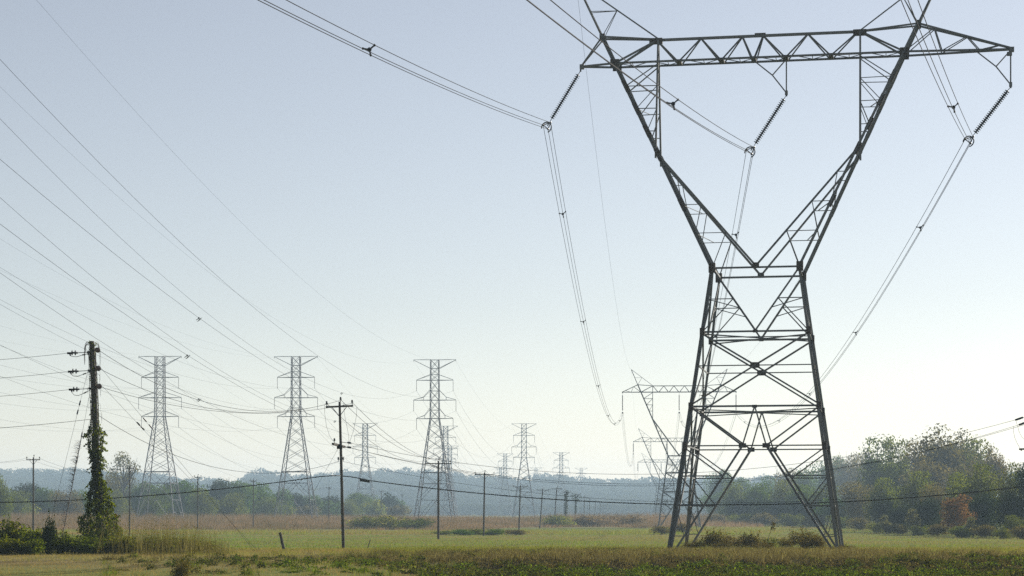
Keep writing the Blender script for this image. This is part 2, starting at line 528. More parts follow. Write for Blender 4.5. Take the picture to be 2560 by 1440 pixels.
            mb.build('fork_brace', st, T)
            # vertical post from the elbow to the bridge
            mb = MB()
            up_ = s * 5.52
            pv = lambda z: v * (ve + (0.10 - ve) * (z - zel) / (zt - zel))
            mb.angle((up_, pv(zel), zel - .2), (up_, pv(zt), zt), W(0.13))
            for z in (23.5, 22.2, 20.9):
                mb.angle((up_, pv(z), z), (s * ou(z), v * ov(z), z), W(0.055))
            for za, zc in ((24.75, 23.5), (23.5, 22.2), (22.2, 20.9)):
                mb.angle((up_, pv(za), za), (s * ou(zc), v * ov(zc), zc), W(0.07 if za > 24 else .055))
            mb.build('fork_post', st, T)
        # ties between the two planes of a fork arm
        for z in (22.2, 16.7, 15.1):
            mb = MB()
            mb.angle((s * ou(z), -ov(z), z), (s * ou(z), ov(z), z), W(.06))
            mb.angle((s * ou(z), -ov(z), z), (s * (ou(z) * .5 + 2.76) if z > 20 else s * ou(z) * .8, ov(z) * .95, z + .02), W(.05))
            mb.build('fork_tie', st, T)
    pb = MB()
    for v in (-1, 1):
        pb.box((0, v * 2.36, waist + .1), .36, .05, .3)
    plates(pb, T, near)
    # bridge
    xs_b = [-4.35, -2.0, -0.25, 1.5, 3.95]
    xs_t = [-5.6, -3.15, -0.87, 0.27, 2.7, 5.4]
    if not hang_c:
        xs_b = [-4.3, -2.15, 0.0, 2.15, 4.3]
        xs_t = [-5.5, -3.2, -1.1, 1.1, 3.2, 5.5]
    mb = MB()
    mb.bar((-5.75, 0, zt), (5.6, 0, zt), W(.19), W(.17))
    top = mb.build('upper_chord', st, T)
    pb = MB()
    for u in (-5.65, 5.5):
        pb.box((u, 0, zt - .05), .72, .30, .30)
    pb.box((0.1, 0, zt + .12), .6, .12, .06)
    plates(pb, top, near)
    for v in (-1, 1):
        mb = MB()
        pts = [(-arm_l, 0.04 * v, zb), (-ou(zb), .55 * v, zb), (ou(zb), .55 * v, zb), (arm_r, .04 * v, zb)]
        for a, b in zip(pts[:-1], pts[1:]):
            mb.angle(a, b, W(.15))
        mb.build('lower_chord', st, T)
        mb = MB()
        for i, ub in enumerate(xs_b):
            mb.angle((xs_t[i], 0.02 * v, zt), (ub - .08, .55 * v, zb), W(.10))
            mb.angle((ub + .08, .55 * v, zb), (xs_t[i + 1], 0.02 * v, zt), W(.10))
        for s in (-1, 1):
            mb.angle((s * 5.55, .06 * v, zt), (s * ou(zb), .5 * v, zb), W(.13))
            mb.angle((s * 5.55, .06 * v, zt + .03), (s * ou(ze), .3 * v, ze), W(.12))
        mb.build('bridge_web', st, T)
    mb = MB()
    us = np.linspace(-ou(zb), ou(zb), 17)
    for i in range(16):
        sgn = 1 if i % 2 else -1
        mb.angle((us[i], .52 * sgn, zb + .02), (us[i + 1], -.52 * sgn, zb + .02), W(.055))
    for u in us[1:-1:2]:
        mb.angle((u, -.52, zb - .06), (u, .52, zb - .06), W(.05))
    mb.build('bottom_lacing', st, T)
    pb = MB()
    for s in (-1, 1):
        for v in (-1, 1):
            pb.box((s * ou(zb), v * .56, zb), .5, .05, .42)
            pb.box((s * ou(ze), v * .30, ze), .30, .05, .34)
    for ub in xs_b:
        pb.box((ub, 0, zb), .26, 1.1, .13)
    plates(pb, T, near)
    # side arms and earth peaks
    for s, L in ((-1, arm_l), (1, arm_r)):
        mb = MB()
        for v in (-1, 1):
            a0, a1 = Vector((s * ou(ze), .3 * v, ze)), Vector((s * L, .03 * v, zb + .06))
            mb.angle(a0, a1, W(.14 if L > 10 else .09))
            if L > 11:
                n = 2 if L < 13 else 3
                lo0, lo1 = Vector((s * ou(zb), .55 * v, zb)), Vector((s * L, .04 * v, zb))
                pts = []
                for q in range(2 * n):
                    t = q / (2.0 * n - .3)
                    pts.append((lo0.lerp(lo1, t), a0.lerp(a1, t))[q % 2])
                for p, q_ in zip(pts[:-1], pts[1:]):
                    mb.angle(p, q_, W(.07))
        mb.box((s * L, 0, zb - .02), .24, .2, .26)
        if L > 13:
            mb.box((s * (L - .12), 0, zb - .25), .26, .16, .2)
        mb.build('side_arm', st, T)
        mb = MB()
        tip = Vector((s * ou(pk), 0, pk))
        for v in (-1, 1):
            mb.angle((s * ou(ze), .3 * v, ze), tip, W(.13))
            mid = Vector((s * 5.55, .04 * v, zt)).lerp(tip, .5)
            mb.angle((s * ou(ze), .3 * v, ze), mid, W(.05))
            q = Vector((s * ou(ze), .3 * v, ze)).lerp(tip, .46)
            mb.angle(q, mid, W(.05))
        mb.angle((s * 5.55, 0, zt + .1), tip, W(.09))
        mb.build('earth_peak', st, T)
    # drop brackets
    for on, u1 in ((hang_c, 1.53), (hang_r, arm_r - .06)):
        if not on:
            continue
        mb = MB()
        u0 = u1 - 1.78
        b = (u1 - .76, 0, 23.95)
        mb.angle((u0, 0, zb - .05), b, W(.085))
        mb.angle(b, (u1, 0, 22.95), W(.085))
        mb.angle((u1, 0, zb - .05), b, W(.075))
        mb.angle((u1, 0, zb - .05), (u1, 0, 22.95), W(.09))
        mb.box((u1, 0, 22.95), .16, .1, .24)
        mb.build('drop_bracket', st, T)
    T['attach'] = [ou(pk), pk]
    return T

YAW0 = -R(10.4)
P0 = Vector((13.55, 110.0, 0))
big = fork_tower("transmission_pylon", P0, YAW0, arm_l=9.8, arm_r=13.55, hang_c=True, hang_r=True)
GP = "fork shaped steel pylons of one line"
tag(big, "huge dark fork-shaped steel pylon standing in the grass, its top cut off by the frame", "pylon", GP)
def pw(u, v, z, P=P0, yaw=YAW0):
    return Vector((P.x + u * math.cos(yaw) - v * math.sin(yaw), P.y + u * math.sin(yaw) + v * math.cos(yaw), z))
YAWF = -R(3.6)
forks = []
for (px, Y, f, lab) in ((1698, 417.0, -3.45, "hazy fork-shaped pylon partly hidden behind the leg of the huge dark pylon"),
                        (1666, 715.0, -3.5, "middle one of the hazy fork-shaped pylons, seen through the lattice of the second"),
                        (1653, 1015.0, -3.5, "faintest and smallest fork-shaped pylon, its body lost against the wooded ridge")):
    t = fork_tower("transmission_pylon", ((px - CX) / F * Y, Y, 0), YAWF, waist=11.55, foot=f, fat=1.0 + Y / 2500)
    tag(t, lab, "pylon", GP)
    forks.append(t)

# ------------------------------------------------------------------ wires
def wire(name, pts, r, label, cat, group=None, mat='wire', n=4):
    mb = MB()
    mb.tube(pts, r, n)
    return tag(mb.build(name, M[mat], None, True), label, cat, group)

def sagline(a, b, sag, n=28):
    a, b = Vector(a), Vector(b)
    out = []
    for i in range(n + 1):
        t = i / n
        p = a.lerp(b, t)
        p.z -= 4 * sag * t * (1 - t)
        out.append(p)
    return out

def string_insulator(top, bot, label, group, discs=24, r=0.15):
    top, bot = Vector(top), Vector(bot)
    d = bot - top
    L = d.length
    d.normalize()
    root = empty("insulator_string", top)
    tag(root, label, "insulator", group)
    mb = MB()
    mb.tube([(0, 0, 0), d * .25], .02, 5)
    mb.tube([d * .25, d * (L - .2)], .05, 6)
    mb.tube([d * (L - .2), d * L], .02, 5)
    mb.box((0, 0, 0), .09, .07, .12)
    mb.build('suspension_rod', M['insul'], root)
    one = MB()
    one.lathe((0, 0, 0), d, [(-.045, .03), (-.03, .055), (0.0, .065), (.012, r), (.03, r * .96), (.035, .06), (.06, .03)], 10)
    first = None
    a0, a1 = .28, L - .22
    for i in range(discs):
        p = d * (a0 + (a1 - a0) * i / (discs - 1))
        if first is None:
            o = first = one.build('insulator_disc', M['insul'], root, True)
        else:
            o = first.copy()
            COL.objects.link(o)
            o.parent = root
        o.location = p
    return root, d

BUNDLE = [(-.25, .04), (.03, -.20), (.17, .16)]
def yoke(c, d, label):
    """horseshoe grading ring and the clamp plate that carries three wires."""
    root = empty("yoke_clamp", c)
    tag(root, label, "clamp", "yoke clamps under the huge pylon")
    ex = Vector((math.cos(YAW0), math.sin(YAW0), 0))
    ez = Vector((0, 0, 1))
    dd = Vector((d.dot(ex), 0, d.dot(ez))).normalized()
    ax = ex * dd.x + ez * dd.z
    pe = ex * dd.z * -1 + ez * dd.x
    mb = MB()
    pts = []
    for i in range(19):
        t = R(-130 + 260 * i / 18)
        pts.append(ax * (-.30 * math.cos(t) + .12) + pe * (.27 * math.sin(t)))
    mb.tube(pts, .035, 6)
    mb.build('grading_ring', M['insul'], root, True)
    mb = MB()
    p3 = [ex * u + ez * z for u, z in BUNDLE]
    for a, b in ((0, 1), (1, 2), (2, 0)):
        mb.bar(p3[a], p3[b], .035, .05)
    for p in p3:
        mb.lathe(p - Vector((0, .12, 0)), (0, 1, 0), [(0, .03), (.06, .062), (.18, .062), (.24, .03)], 8)
    mb.bar(ax * -.22, ax * .02, .05)
    mb.build('clamp_plate', M['insul'], root)
    return root

def spacer_at(c, tilt, label, group="triangular spacers on the bundled wires"):
    root = empty("bundle_spacer", c)
    tag(root, label, "spacer", group)
    ex, ez = Vector((1, 0, 0)), Vector((0, 0, 1))
    p3 = [ex * (u - 0.0) + ez * z for u, z in BUNDLE]
    mid = (p3[0] + p3[1] + p3[2]) / 3
    hub = MB()
    hub.lathe(mid - Vector((0, .03, 0)), (0, 1, 0), [(0, .03), (.01, .085), (.05, .085), (.06, .03)], 8)
    hub.build('hub', M['insul'], root)
    for p in p3:
        a = MB()
        a.bar(mid, p, .06, .05)
        a.lathe(p - Vector((0, .05, 0)), (0, 1, 0), [(0, .025), (.02, .045), (.08, .045), (.1, .025)], 8)
        a.build('clamp_arm', M['insul'], root)
    return root

PH = ["short-arm phase", "middle phase", "long-arm phase"]
PHF = ["lattice-side phase", "middle phase", "woods-side phase"]
WN = ["outer", "lowest", "upper"]
# attach points under the first pylon: top of string and clamp
tops = [pw(-9.88, 0, 24.62), pw(1.53, 0, 22.82), pw(13.49, 0, 22.82)]
cl = [pw(-11.75, 0, 21.62), pw(-.40, 0, 19.86), pw(11.35, 0, 20.05)]
near_dir = [(.178, -.138, .00034), (.21, -.137, .00033), (.262, -.125, .00031)]
ends = []
for i in range(3):
    root, d = string_insulator(tops[i], cl[i] + (tops[i] - cl[i]).normalized() * .3,
        ["slanting dark disc string hung from the short arm tip of the huge pylon",
         "slanting dark disc string hung from the bracket under the bridge of the huge pylon",
         "slanting dark disc string hung from the long arm of the huge pylon"][i], "insulator strings of the huge pylon")
    yoke(cl[i], d, ["horseshoe clamp below the string at the short arm of the huge pylon",
                    "horseshoe clamp below the middle string, inside the fork of the huge pylon",
                    "horseshoe clamp below the string at the long arm of the huge pylon"][i])
def att(tower, u, z, yaw=YAWF):
    l = tower.location
    return Vector((l.x + u * math.cos(yaw), l.y + u * math.sin(yaw), l.z + z))
INS = 4.3
ex0 = Vector((math.cos(YAW0), math.sin(YAW0), 0))
exF = Vector((math.cos(YAWF), math.sin(YAWF), 0))
far_us = [20, 61, 111, 165, 214, 268]
for i in range(3):
    c0 = cl[i]
    e = att(forks[0], (-11.8, 0.0, 11.8)[i], 24.75 - INS)
    s_, b_, cc = near_dir[i]
    def near_pt(u): return Vector((c0.x - s_ * u, c0.y - u, c0.z + b_ * u + cc * u * u))
    sag = 3.35e-4 * (e.y - c0.y) ** 2 / 4
    far = sagline(c0, e, sag, 40)
    for k, (bu, bz) in enumerate(BUNDLE):
        off = ex0 * bu + Vector((0, 0, bz))
        wire("conductor_wire", [near_pt(u) + off for u in np.linspace(0, 118, 30)], .0145,
             f"{WN[k]} wire of the triple bundle leaving the frame from the huge pylon, {PH[i]}", "wire", "near span of the fork pylon line")
        wire("conductor_wire", [p + off for p in far], .016,
             f"{WN[k]} wire of the triple bundle sagging from the huge pylon to the second, {PH[i]}", "wire", "second span of the fork pylon line")
    u0 = (40, 33, 21)[i]
    spacer_at(near_pt(u0), 0, ["spacer on the bundle crossing open sky towards the top of the photo",
                               "spacer on the bundle crossing the fork post of the huge pylon",
                               "spacer on the bundle just below the long arm of the huge pylon"][i])
    for q, u in enumerate(far_us):
        t = u / (e.y - c0.y)
        p = c0.lerp(e, t)
        p.z -= 4 * sag * t * (1 - t)
        spacer_at(p, 0, f"{['first', 'second', 'third', 'fourth', 'fifth', 'sixth'][q]} spacer from the huge pylon along the far bundle, {PH[i]}")
# strings and spans beyond
FN = ["second fork pylon", "third fork pylon", "smallest fork pylon"]
for j, t in enumerate(forks):
    for i, u in enumerate((-11.8, 0.0, 11.8)):
        a = att(t, u, 24.75)
        mb = MB()
        w = 1 + j * .5
        mb.tube([a, a - Vector((0, 0, .5))], .03 * w, 4)
        mb.lathe(a - Vector((0, 0, .5)), (0, 0, -1), [(x * .12, (.13 if x % 2 else .06) * w) for x in range(28)], 6)
        mb.lathe(a - Vector((0, 0, INS)), (0, 0, 1), [(-.1, .04), (0, .16 * w), (.2, .16 * w), (.3, .05)], 6)
        tag(mb.build("insulator_string", M['insul']), f"thin upright disc string hanging from the {FN[j]}, {PHF[i]}", "insulator", "insulator strings of the hazy fork pylons")
    if j + 1 < len(forks):
        for i, u in enumerate((-11.8, 0.0, 11.8)):
            a, b = att(t, u, 24.75 - INS), att(forks[j + 1], u, 24.75 - INS)
            for k, (bu, bz) in enumerate(BUNDLE):
                off = exF * bu + Vector((0, 0, bz))
                wire("conductor_wire", [p + off for p in sagline(a, b, 7.4, 30)], .02,
                     f"{WN[k]} wire of the triple bundle from the {FN[j]} to the next, {PHF[i]}", "wire", "far spans of the fork pylon line")
pkb = list(big['attach'])
for s in (-1, 1):
    sn = ("lattice tower side", "woods side")[s > 0]
    a = pw(s * pkb[0], 0, pkb[1])
    wire("earth_wire", sagline(a, att(forks[0], s * forks[0]['attach'][0], forks[0]['attach'][1]), 5.0, 36), .009,
         f"hair-thin earth wire from the huge pylon to the second fork pylon, {sn}", "wire", "earth wires of the fork pylon line")
    for j in range(2):
        wire("earth_wire", sagline(att(forks[j], s * forks[j]['attach'][0], forks[j]['attach'][1]), att(forks[j + 1], s * forks[j + 1]['attach'][0], forks[j + 1]['attach'][1]), 5.0, 24), .009,
             f"hair-thin earth wire from the {FN[j]} to the next, {sn}", "wire", "earth wires of the fork pylon line")

# ------------------------------------------------------------------ lattice towers of the three parallel lines
HB = lambda z: 5.1 + (1.15 - 5.1) * z / 27.7 if z < 27.7 else 1.15 + (1.05 - 1.15) * (z - 27.7) / 15.3
ARMS = [(27.7, 4.8), (32.5, 5.55), (37.7, 4.8)]
def lattice_tower(kinked, fat):
    T = empty("lattice_tower")
    g = M['galv']
    for sx, sy in ((-1, -1), (1, -1), (1, 1), (-1, 1)):
        mb = MB()
        mb.bar((sx * HB(-.3), sy * HB(-.3), -.3), (sx * HB(27.7), sy * HB(27.7), 27.7), .20 * fat)
        mb.bar((sx * HB(27.7), sy * HB(27.7), 27.7), (sx * HB(43), sy * HB(43), 43.0), .15 * fat)
        mb.build('leg', g, T)
    lv = [13.6, 16.7, 19.6, 22.4, 25.1, 27.7, 29.9, 32.5, 34.9, 37.7, 39.2, 40.75, 43.0]
    for fi in range(4):
        ca, sa = [(1, 0), (0, 1), (-1, 0), (0, -1)][fi]
        def P(u, z):
            v = -HB(z)
            return (u * ca - v * sa, u * sa + v * ca, z)
        mb = MB()
        for a, b in zip(lv[:-1], lv[1:]):
            mb.bar(P(-HB(a), a), P(HB(b), b), .085 * fat)
            mb.bar(P(HB(a), a), P(-HB(b), b), .085 * fat)
        for z, w in ((13.6, .17), (10.7, .1), (27.7, .1), (29.9, .08), (32.5, .1), (34.9, .08), (37.7, .1), (39.2, .08), (40.75, .1), (43.0, .08), (6.4, .09)):
            mb.bar(P(-HB(z), z), P(HB(z), z), w * fat)
        for s in (-1, 1):
            mb.bar(P(s * HB(13.6), 13.6), P(0, 10.7), .09 * fat)
            mb.bar(P(0, 10.7), P(s * HB(6.4), 6.4), .09 * fat)
            mb.bar(P(s * HB(10.7), 10.7), P(s * HB(8.5) * .52, 8.5), .07 * fat)
            mb.bar(P(0, 6.4), P(s * HB(.1), .1), .09 * fat)
            mb.bar(P(s * HB(3.2), 3.2), P(s * HB(3.2) * .42, 3.2), .07 * fat)
        mb.build('face_bracing', g, T)
    for z, L in ARMS:
        for s in (-1, 1):
            mb = MB()
            h = HB(z)
            for v in (-1, 1):
                mb.bar((s * h, v * h, z), (s * L, 0, z), .11 * fat)
                if kinked and z < 35:
                    k = (s * (h + (L - h) * .42), v * h * .55, z + .8)
                    mb.bar((s * HB(z + 2.7), v * h, z + 2.7), k, .08 * fat)
                    mb.bar(k, (s * L, 0, z + .1), .09 * fat)
                    mb.bar(k, (s * (h + (L - h) * .42), v * h * .55, z), .06 * fat)
                else:
                    mb.bar((s * HB(z + 1.4), v * h, z + 1.45), (s * L, 0, z + .1), .09 * fat)
            mb.bar((s * (h + 1.4), -h * .6, z), (s * (h + 1.4), h * .6, z), .06 * fat)
            mb.build('crossarm', g, T)
    for s in (-1, 1):
        mb = MB()
        for v in (-1, 1):
            mb.bar((s * HB(40.75), v * 1.05, 40.75), (s * 5.55, 0, 43.0), .11 * fat)
            mb.bar((s * 1.05, v * 1.05, 43.05), (s * 5.55, 0, 43.07), .07 * fat)
        mb.bar((s * 5.55, 0, 43.1), (s * 5.55, 0, 42.6), .08 * fat)
        mb.build('peak_arm', g, T)
    return T

TY = R(-3.6)
GT = "steel lattice towers of three parallel lines"
rows = {
 'A': [(400, 511, 1.0, "lattice tower next to the vine-covered pole, in front of the dark trees"), (913, 902, 1.0, "hazy lattice tower just beyond the tall crossarm pole"),
       (1125, 1290, 1.06, "faint lattice tower peeping out behind the big lattice tower by the second roadside pole"), (1251, 1810, 1.0, "barely visible lattice tower top above the ridge, tiny one towards the vine pole")],
 'B': [(740, 511, 1.0, "lattice tower standing between the vine-covered pole and the tall crossarm pole"), (1114, 928, 1.0, "hazy lattice tower overlapping the leg of the lattice tower by the second roadside pole"),
       (1263, 1372, 1.0, "small faint lattice tower whose arms just overlap a bigger one"), (1340, 1815, 1.0, "barely visible tiny lattice tower top beside the small lattice tower")],
 'C': [(1087, 522, 1.0, "lattice tower rising behind the second roadside pole"), (1310, 903, 1.0, "mid-sized hazy lattice tower standing alone in the open sky between roadside poles"),
       (1403, 1345, 1.0, "small faint lattice tower directly above the ivy-wrapped little poles"), (1453, 1830, 1.0, "barely visible tiny lattice tower top next to the fork pylons")]}
SIDE = {-1: "vine-pole side", 1: "huge-pylon side"}
LEV = ["bottom", "middle", "top"]
LN = {'A': "first lattice line", 'B': "second lattice line", 'C': "third lattice line"}
protos = {}
FAT = [1.05, 1.3, 1.6, 1.9]
tw = {}
for ln in 'ABC':
    for r, (px, Y, sc, lab) in enumerate(rows[ln]):
        key = (ln != 'A', r)
        if key not in protos:
            protos[key] = t = lattice_tower(*(key[0], FAT[r]))
        else:
            t = copy_tree(protos[key])
        t.location = ((px - CX) / F * Y, Y, -3.52)
        t.rotation_euler = (0, 0, TY + R(((r * 7 + ord(ln) * 3) % 5 - 2) * .7))
        t.scale = (1, 1, sc)
        tag(t, lab, "lattice tower", GT)
        tw[ln, r] = t
def latt(ln, r, u, z):
    t = tw[ln, r]
    return Vector((t.location.x + u * math.cos(TY), t.location.y + u * math.sin(TY), t.location.z + z * t.scale.z))
tt = math.tan(R(3.57))
# hang of each wire out of frame: curvature and depth of its lowest point
HANG = {('C', 1, 'earth'): (2.39e-4, 345), ('C', -1, 'earth'): (2.87e-4, 351), ('C', 1, 'top'): (2.89e-4, 348), ('C', -1, 'top'): (3.57e-4, 368),
        ('C', 1, 'middle'): (2.56e-4, 334), ('C', -1, 'middle'): (3.53e-4, 363), ('C', 1, 'bottom'): (2.56e-4, 337), ('C', -1, 'bottom'): (3.17e-4, 352),
        ('B', -1, 'top'): (2.90e-4, 393), ('B', -1, 'earth'): (2.37e-4, 362), ('B', 1, 'earth'): (2.99e-4, 355)}
def hang(ln, s, lev):
    return HANG.get((ln, s, lev), (2.5e-4, 365) if lev == 'earth' else (2.95e-4, 385))
ROWN = ["front", "second", "third", "last"]
for ln in 'ABC':
    for s in (-1, 1):
        specs = [(LEV[i], s * L, z - 2.75, 'conductor_wire') for i, (z, L) in enumerate(ARMS)] + [("earth", s * 5.55, 42.7, 'earth_wire')]
        for (lev, u, z, nm) in specs:
            e = latt(ln, 0, u, z)
            c = 3.25e-4 if nm == 'conductor_wire' else 2.55e-4
            c0_, v = hang(ln, s, lev)
            Ys = np.linspace(e.y, 62, 44)
            wire(nm, [Vector((e.x + tt * (y - e.y), y, e.z + c0_ * ((y - v) ** 2 - (e.y - v) ** 2))) for y in Ys],
                 .016 if nm == 'conductor_wire' else .008,
                 f"{lev} wire, {SIDE[s]}, from the front tower of the {LN[ln]} out of frame", "wire", "wires from the lattice towers out of frame")
            for r in range(3):
                a, b = latt(ln, r, u, z), latt(ln, r + 1, u, z)
                wire(nm, sagline(a, b, c * (b.y - a.y) ** 2 / 4, 26), (.020 if nm == 'conductor_wire' else .010) * (1 + .2 * r),
                     f"{lev} wire, {SIDE[s]}, from {ROWN[r]} to {ROWN[r + 1]} tower of the {LN[ln]}", "wire", "wires between the lattice towers")
            if nm == 'conductor_wire':
                for r in range(3):
                    a = latt(ln, r, u, z + 2.75)
                    mb = MB()
                    w = 1 + .35 * r
                    mb.lathe(a, (0, 0, -1), [(x * .14, (.085 if x % 2 else .05) * w) for x in range(19)], 5)
                    mb.lathe(a - Vector((0, 0, 2.75)), (0, 0, 1), [(-.08, .03), (0, .08 * w), (.1, .08 * w), (.2, .03)], 5)
                    tag(mb.build("insulator_string", M['insul']), f"short insulator under the {lev} arm, {SIDE[s]}, {ROWN[r]} tower of the {LN[ln]}",
                        "insulator", "insulators of the lattice towers")
# bird diverters clipped on the wires of the third line
for (lev, s, px, lab) in ((1, 1, 497, "bird diverter clipped on the wire high above the second lattice tower's shoulder"),
                          (0, 1, 468, "bird diverter on the wire beside the arm tip of the first lattice tower"),
                          (0, -1, 497, "bird diverter between the first and second lattice towers"),
                          (2, -1, 854, "bird diverter just above the top of the tall crossarm pole"),
                          (1, -1, 837, "bird diverter beside the shaft of the tall crossarm pole")):
    z, L = ARMS[lev]
    e = latt('C', 0, s * L, z - 2.75)
    cc_, v = hang('C', s, LEV[lev])
    m = (px - CX) / F
    y = (e.x - tt * e.y) / (m - tt)
    c = Vector((m * y, y, e.z + cc_ * ((y - v) ** 2 - (e.y - v) ** 2)))
    root = empty("bird_diverter", c)
    tag(root, lab, "bird diverter", "bird diverters on the lattice tower wires")
    mb = MB()
    mb.box((0, 0, -.02), .14, .3, .14)
    mb.build('clip', M['wire'], root)
    for q, (dx, dz) in enumerate(((-.13, -.15), (.15, -.12), (.0, -.3))):
        f_ = MB()
        f_.bar((dx - .12, -.1, dz - .1), (dx + .12, .1, dz + .12), .22, .03)
        f_.build('flap', M['marker'], root)

# ------------------------------------------------------------------ wooden poles
def pole_mesh(mb, base, top, r0, r1, n=10):
    base, top = Vector(base), Vector(top)
    mb.tube([base.lerp(top, t) for t in (0, .02, .3, .6, .98, 1)], [r0, r0, r0 * .7 + r1 * .3, r0 * .4 + r1 * .6, r1, r1 * .9], n)

def pin(mb, p, s=1.0):
    mb.lathe(p, (0, 0, 1), [(0, .02 * s), (.12 * s, .02 * s), (.13 * s, .06 * s), (.17 * s, .075 * s), (.21 * s, .045 * s), (.25 * s, .06 * s), (.29 * s, .03 * s)], 8)

def roadside_pole(base, top, arm=1.1, r=.14, arm_tilt=0.0, bare=False):
    base, top = Vector(base), Vector(top)
    T = empty("utility_pole", base)
    b, t = Vector((0, 0, -.3)), top - base
    mb = MB()
    pole_mesh(mb, b, t, r, r * .72)
    mb.build('pole', M['wood'], T, True)
    if not bare:
        c = t - Vector((0, 0, .28))
        yv = Vector((0, -r * .9, 0))
        l, rr = c + Vector((-arm, 0, -arm * arm_tilt)) + yv, c + Vector((arm, 0, arm * arm_tilt)) + yv
        mb = MB()
        mb.bar(l, rr, .11, .10)
        mb.build('crossarm', M['wood'], T)
        for s in (-1, 1):
            q = MB()
            q.bar(c + yv * 1.02 + Vector((s * .52 * arm, 0, s * .5 * arm * arm_tilt - .04)), t - Vector((0, r * .9, .85)), .035)
            q.build('arm_brace', M['wire'], T)
        for p in (l + Vector((.06, 0, .05)), rr + Vector((-.06, 0, .05)), t + Vector((.06, 0, -.02))):
            q = MB()
            pin(q, p)
            q.build('pin_insulator', M['insul'], T, True)
    return T

GPOLE = "wooden roadside poles in one row"
# the tall pole in front
B1 = at(859, 1369, 113.5); B1.z = G(B1.x, B1.y)
T1 = at(849, 1004, 113.5)
p1 = roadside_pole(B1, T1, arm=.78, r=.097, arm_tilt=.045)
tag(p1, "tall dark utility pole with two crossarms standing alone in the short grass", "utility pole")
def loc1(x, y, dy=0.0):
    p = at(x, y, 113.5 + dy)
    return p - p1.location
mb = MB()
mb.bar(loc1(832, 1109.5, -.9), loc1(861, 1117, .9), .13, .12)
mb.build('crossarm', M['wood'], p1)
for (x, y) in ((836, 1107), (846, 1154), (858, 1154)):
    q = MB(); pin(q, loc1(x, y, -.2), .9); q.build('pin_insulator', M['insul'], p1, True)
q = MB(); q.box(loc1(849, 1118, -.2), .30, .2, .2); q.build('bolt_plate', M['wire'], p1)

RW = [  # x base, y top, x top, depth, ivy, label
 (1096, 1146, 1096, 195, "second roadside pole, with a crossarm, in front of a lattice tower"),
 (1209, 1175, 1211.5, 253, "third roadside pole, straight, beside the darker shrubs at the field edge"),
 (1297, 1207, 1301, 329, "fourth roadside pole, its foot in the brush"),
 (1349, 1216, 1357, 405, "fifth roadside pole, leaning slightly towards the huge pylon"),
 (1385, 1213, 1392, 473, "sixth roadside pole, leaning, thin, with small crossarm"),
 (1413, 1222, 1416, 538, "first of the two ivy-wrapped little poles"),
 (1438, 1229, 1440, 615, "second ivy-wrapped little pole with bushy head"),
 (1460, 1235, 1461, 708, "small hazy pole just past the ivy-wrapped ones"),
 (1474, 1238, 1474.5, 800, "tiny hazy pole, second past the ivy-wrapped ones"),
 (1486, 1245, 1489, 900, "tiny hazy pole, third past the ivy-wrapped ones"),
 (1498, 1252, 1502, 1000, "tiny leaning hazy pole, fourth past the ivy-wrapped ones"),
 (1506, 1255, 1508.5, 1100, "very tiny pole, fifth past the ivy-wrapped ones"),
 (1514, 1258, 1516, 1210, "very tiny pole, sixth past the ivy-wrapped ones"),
 (1522, 1260, 1523, 1330, "very tiny pole, last before the fork pylons")]
rp = []
for (xb, yt, xt, Y, lab) in RW:
    b = at(xb, HZ, Y); b.z = G(b.x, Y)
    t = at(xt, yt + 6, Y)
    o = roadside_pole(b, t, arm=1.25, r=.105 + Y / 12000, arm_tilt=random.uniform(-.03, .03))
    tag(o, lab, "utility pole", GPOLE)
    rp.append((o, b, t))
LP = [(83, 1143, 217, "small crossarm pole in the red-brown brush before the vine-covered pole"), (324, 1166, 265, "small dark pole between the vine-covered pole and the first lattice tower"),
      (494, 1189, 330, "small crossarm pole between the first two lattice towers"), (633, 1199, 376, "thin hazy pole in front of the rounded trees near the second lattice tower"),
      (822, 1217, 476, "thin hazy pole just before the tall crossarm pole"), (953, 1227, 590, "faint little pole past the hazy lattice tower"), (1005, 1236, 660, "faintest little pole before the second roadside pole")]
lp = []
for (x, yt, Y, lab) in LP:
    b = at(x, HZ, Y); b.z = G(b.x, Y)
    t = at(x + .6, yt, Y)
    o = roadside_pole(b, t, arm=.75 if x < 100 else .6, r=.115, arm_tilt=0)
    tag(o, lab, "utility pole", "small poles along the edge of the brush")
    lp.append(t)
for i in range(len(lp) - 1):
    for s in (-1, 1):
        wire("power_line", sagline(lp[i] + Vector((s * .6, 0, -.1)), lp[i + 1] + Vector((s * .55, 0, -.1)), 1.1, 14), .012,
             f"thin wire between small brush-edge poles, span {['one','two','three','four','five','six'][i]} from the frame edge, {'vine-pole' if s < 0 else 'far'} side", "wire", "wires along the small poles")
for s in (-1, 1):
    wire("power_line", sagline(lp[0] + Vector((s * .6, 0, -.1)), at(-220, 1150, 190), .5, 10), .012,
         f"thin wire leaving the small crossarm pole towards the frame edge, {'upper' if s < 0 else 'lower'}", "wire", "wires along the small poles")
# roadside line wires
pins1 = [p1.location + loc1(818, 1010), p1.location + loc1(852.5, 1000), p1.location + loc1(882, 1008)]
def pins(i):
    o, b, t = rp[i]
    c = t - Vector((0, 0, .03))
    return [c + Vector((-1.2, -.1, 0)), t + Vector((.06, 0, .28)), c + Vector((1.2, -.1, 0))]
prev = pins1
for i in range(9):
    cur = pins(i)
    for k in range(3):
        wire("power_line", sagline(prev[k], cur[k], 1.0, 16), .012,
             f"thin wire from {['the tall crossarm pole', 'the second roadside pole', 'the third roadside pole', 'the fourth roadside pole', 'the fifth roadside pole', 'the sixth roadside pole', 'the first ivy pole', 'the second ivy pole', 'the hazy pole past the ivy'][i]} to the next, {['outer arm end', 'pole top', 'inner arm end'][k]}", "wire", "wires along the roadside poles")
    prev = cur

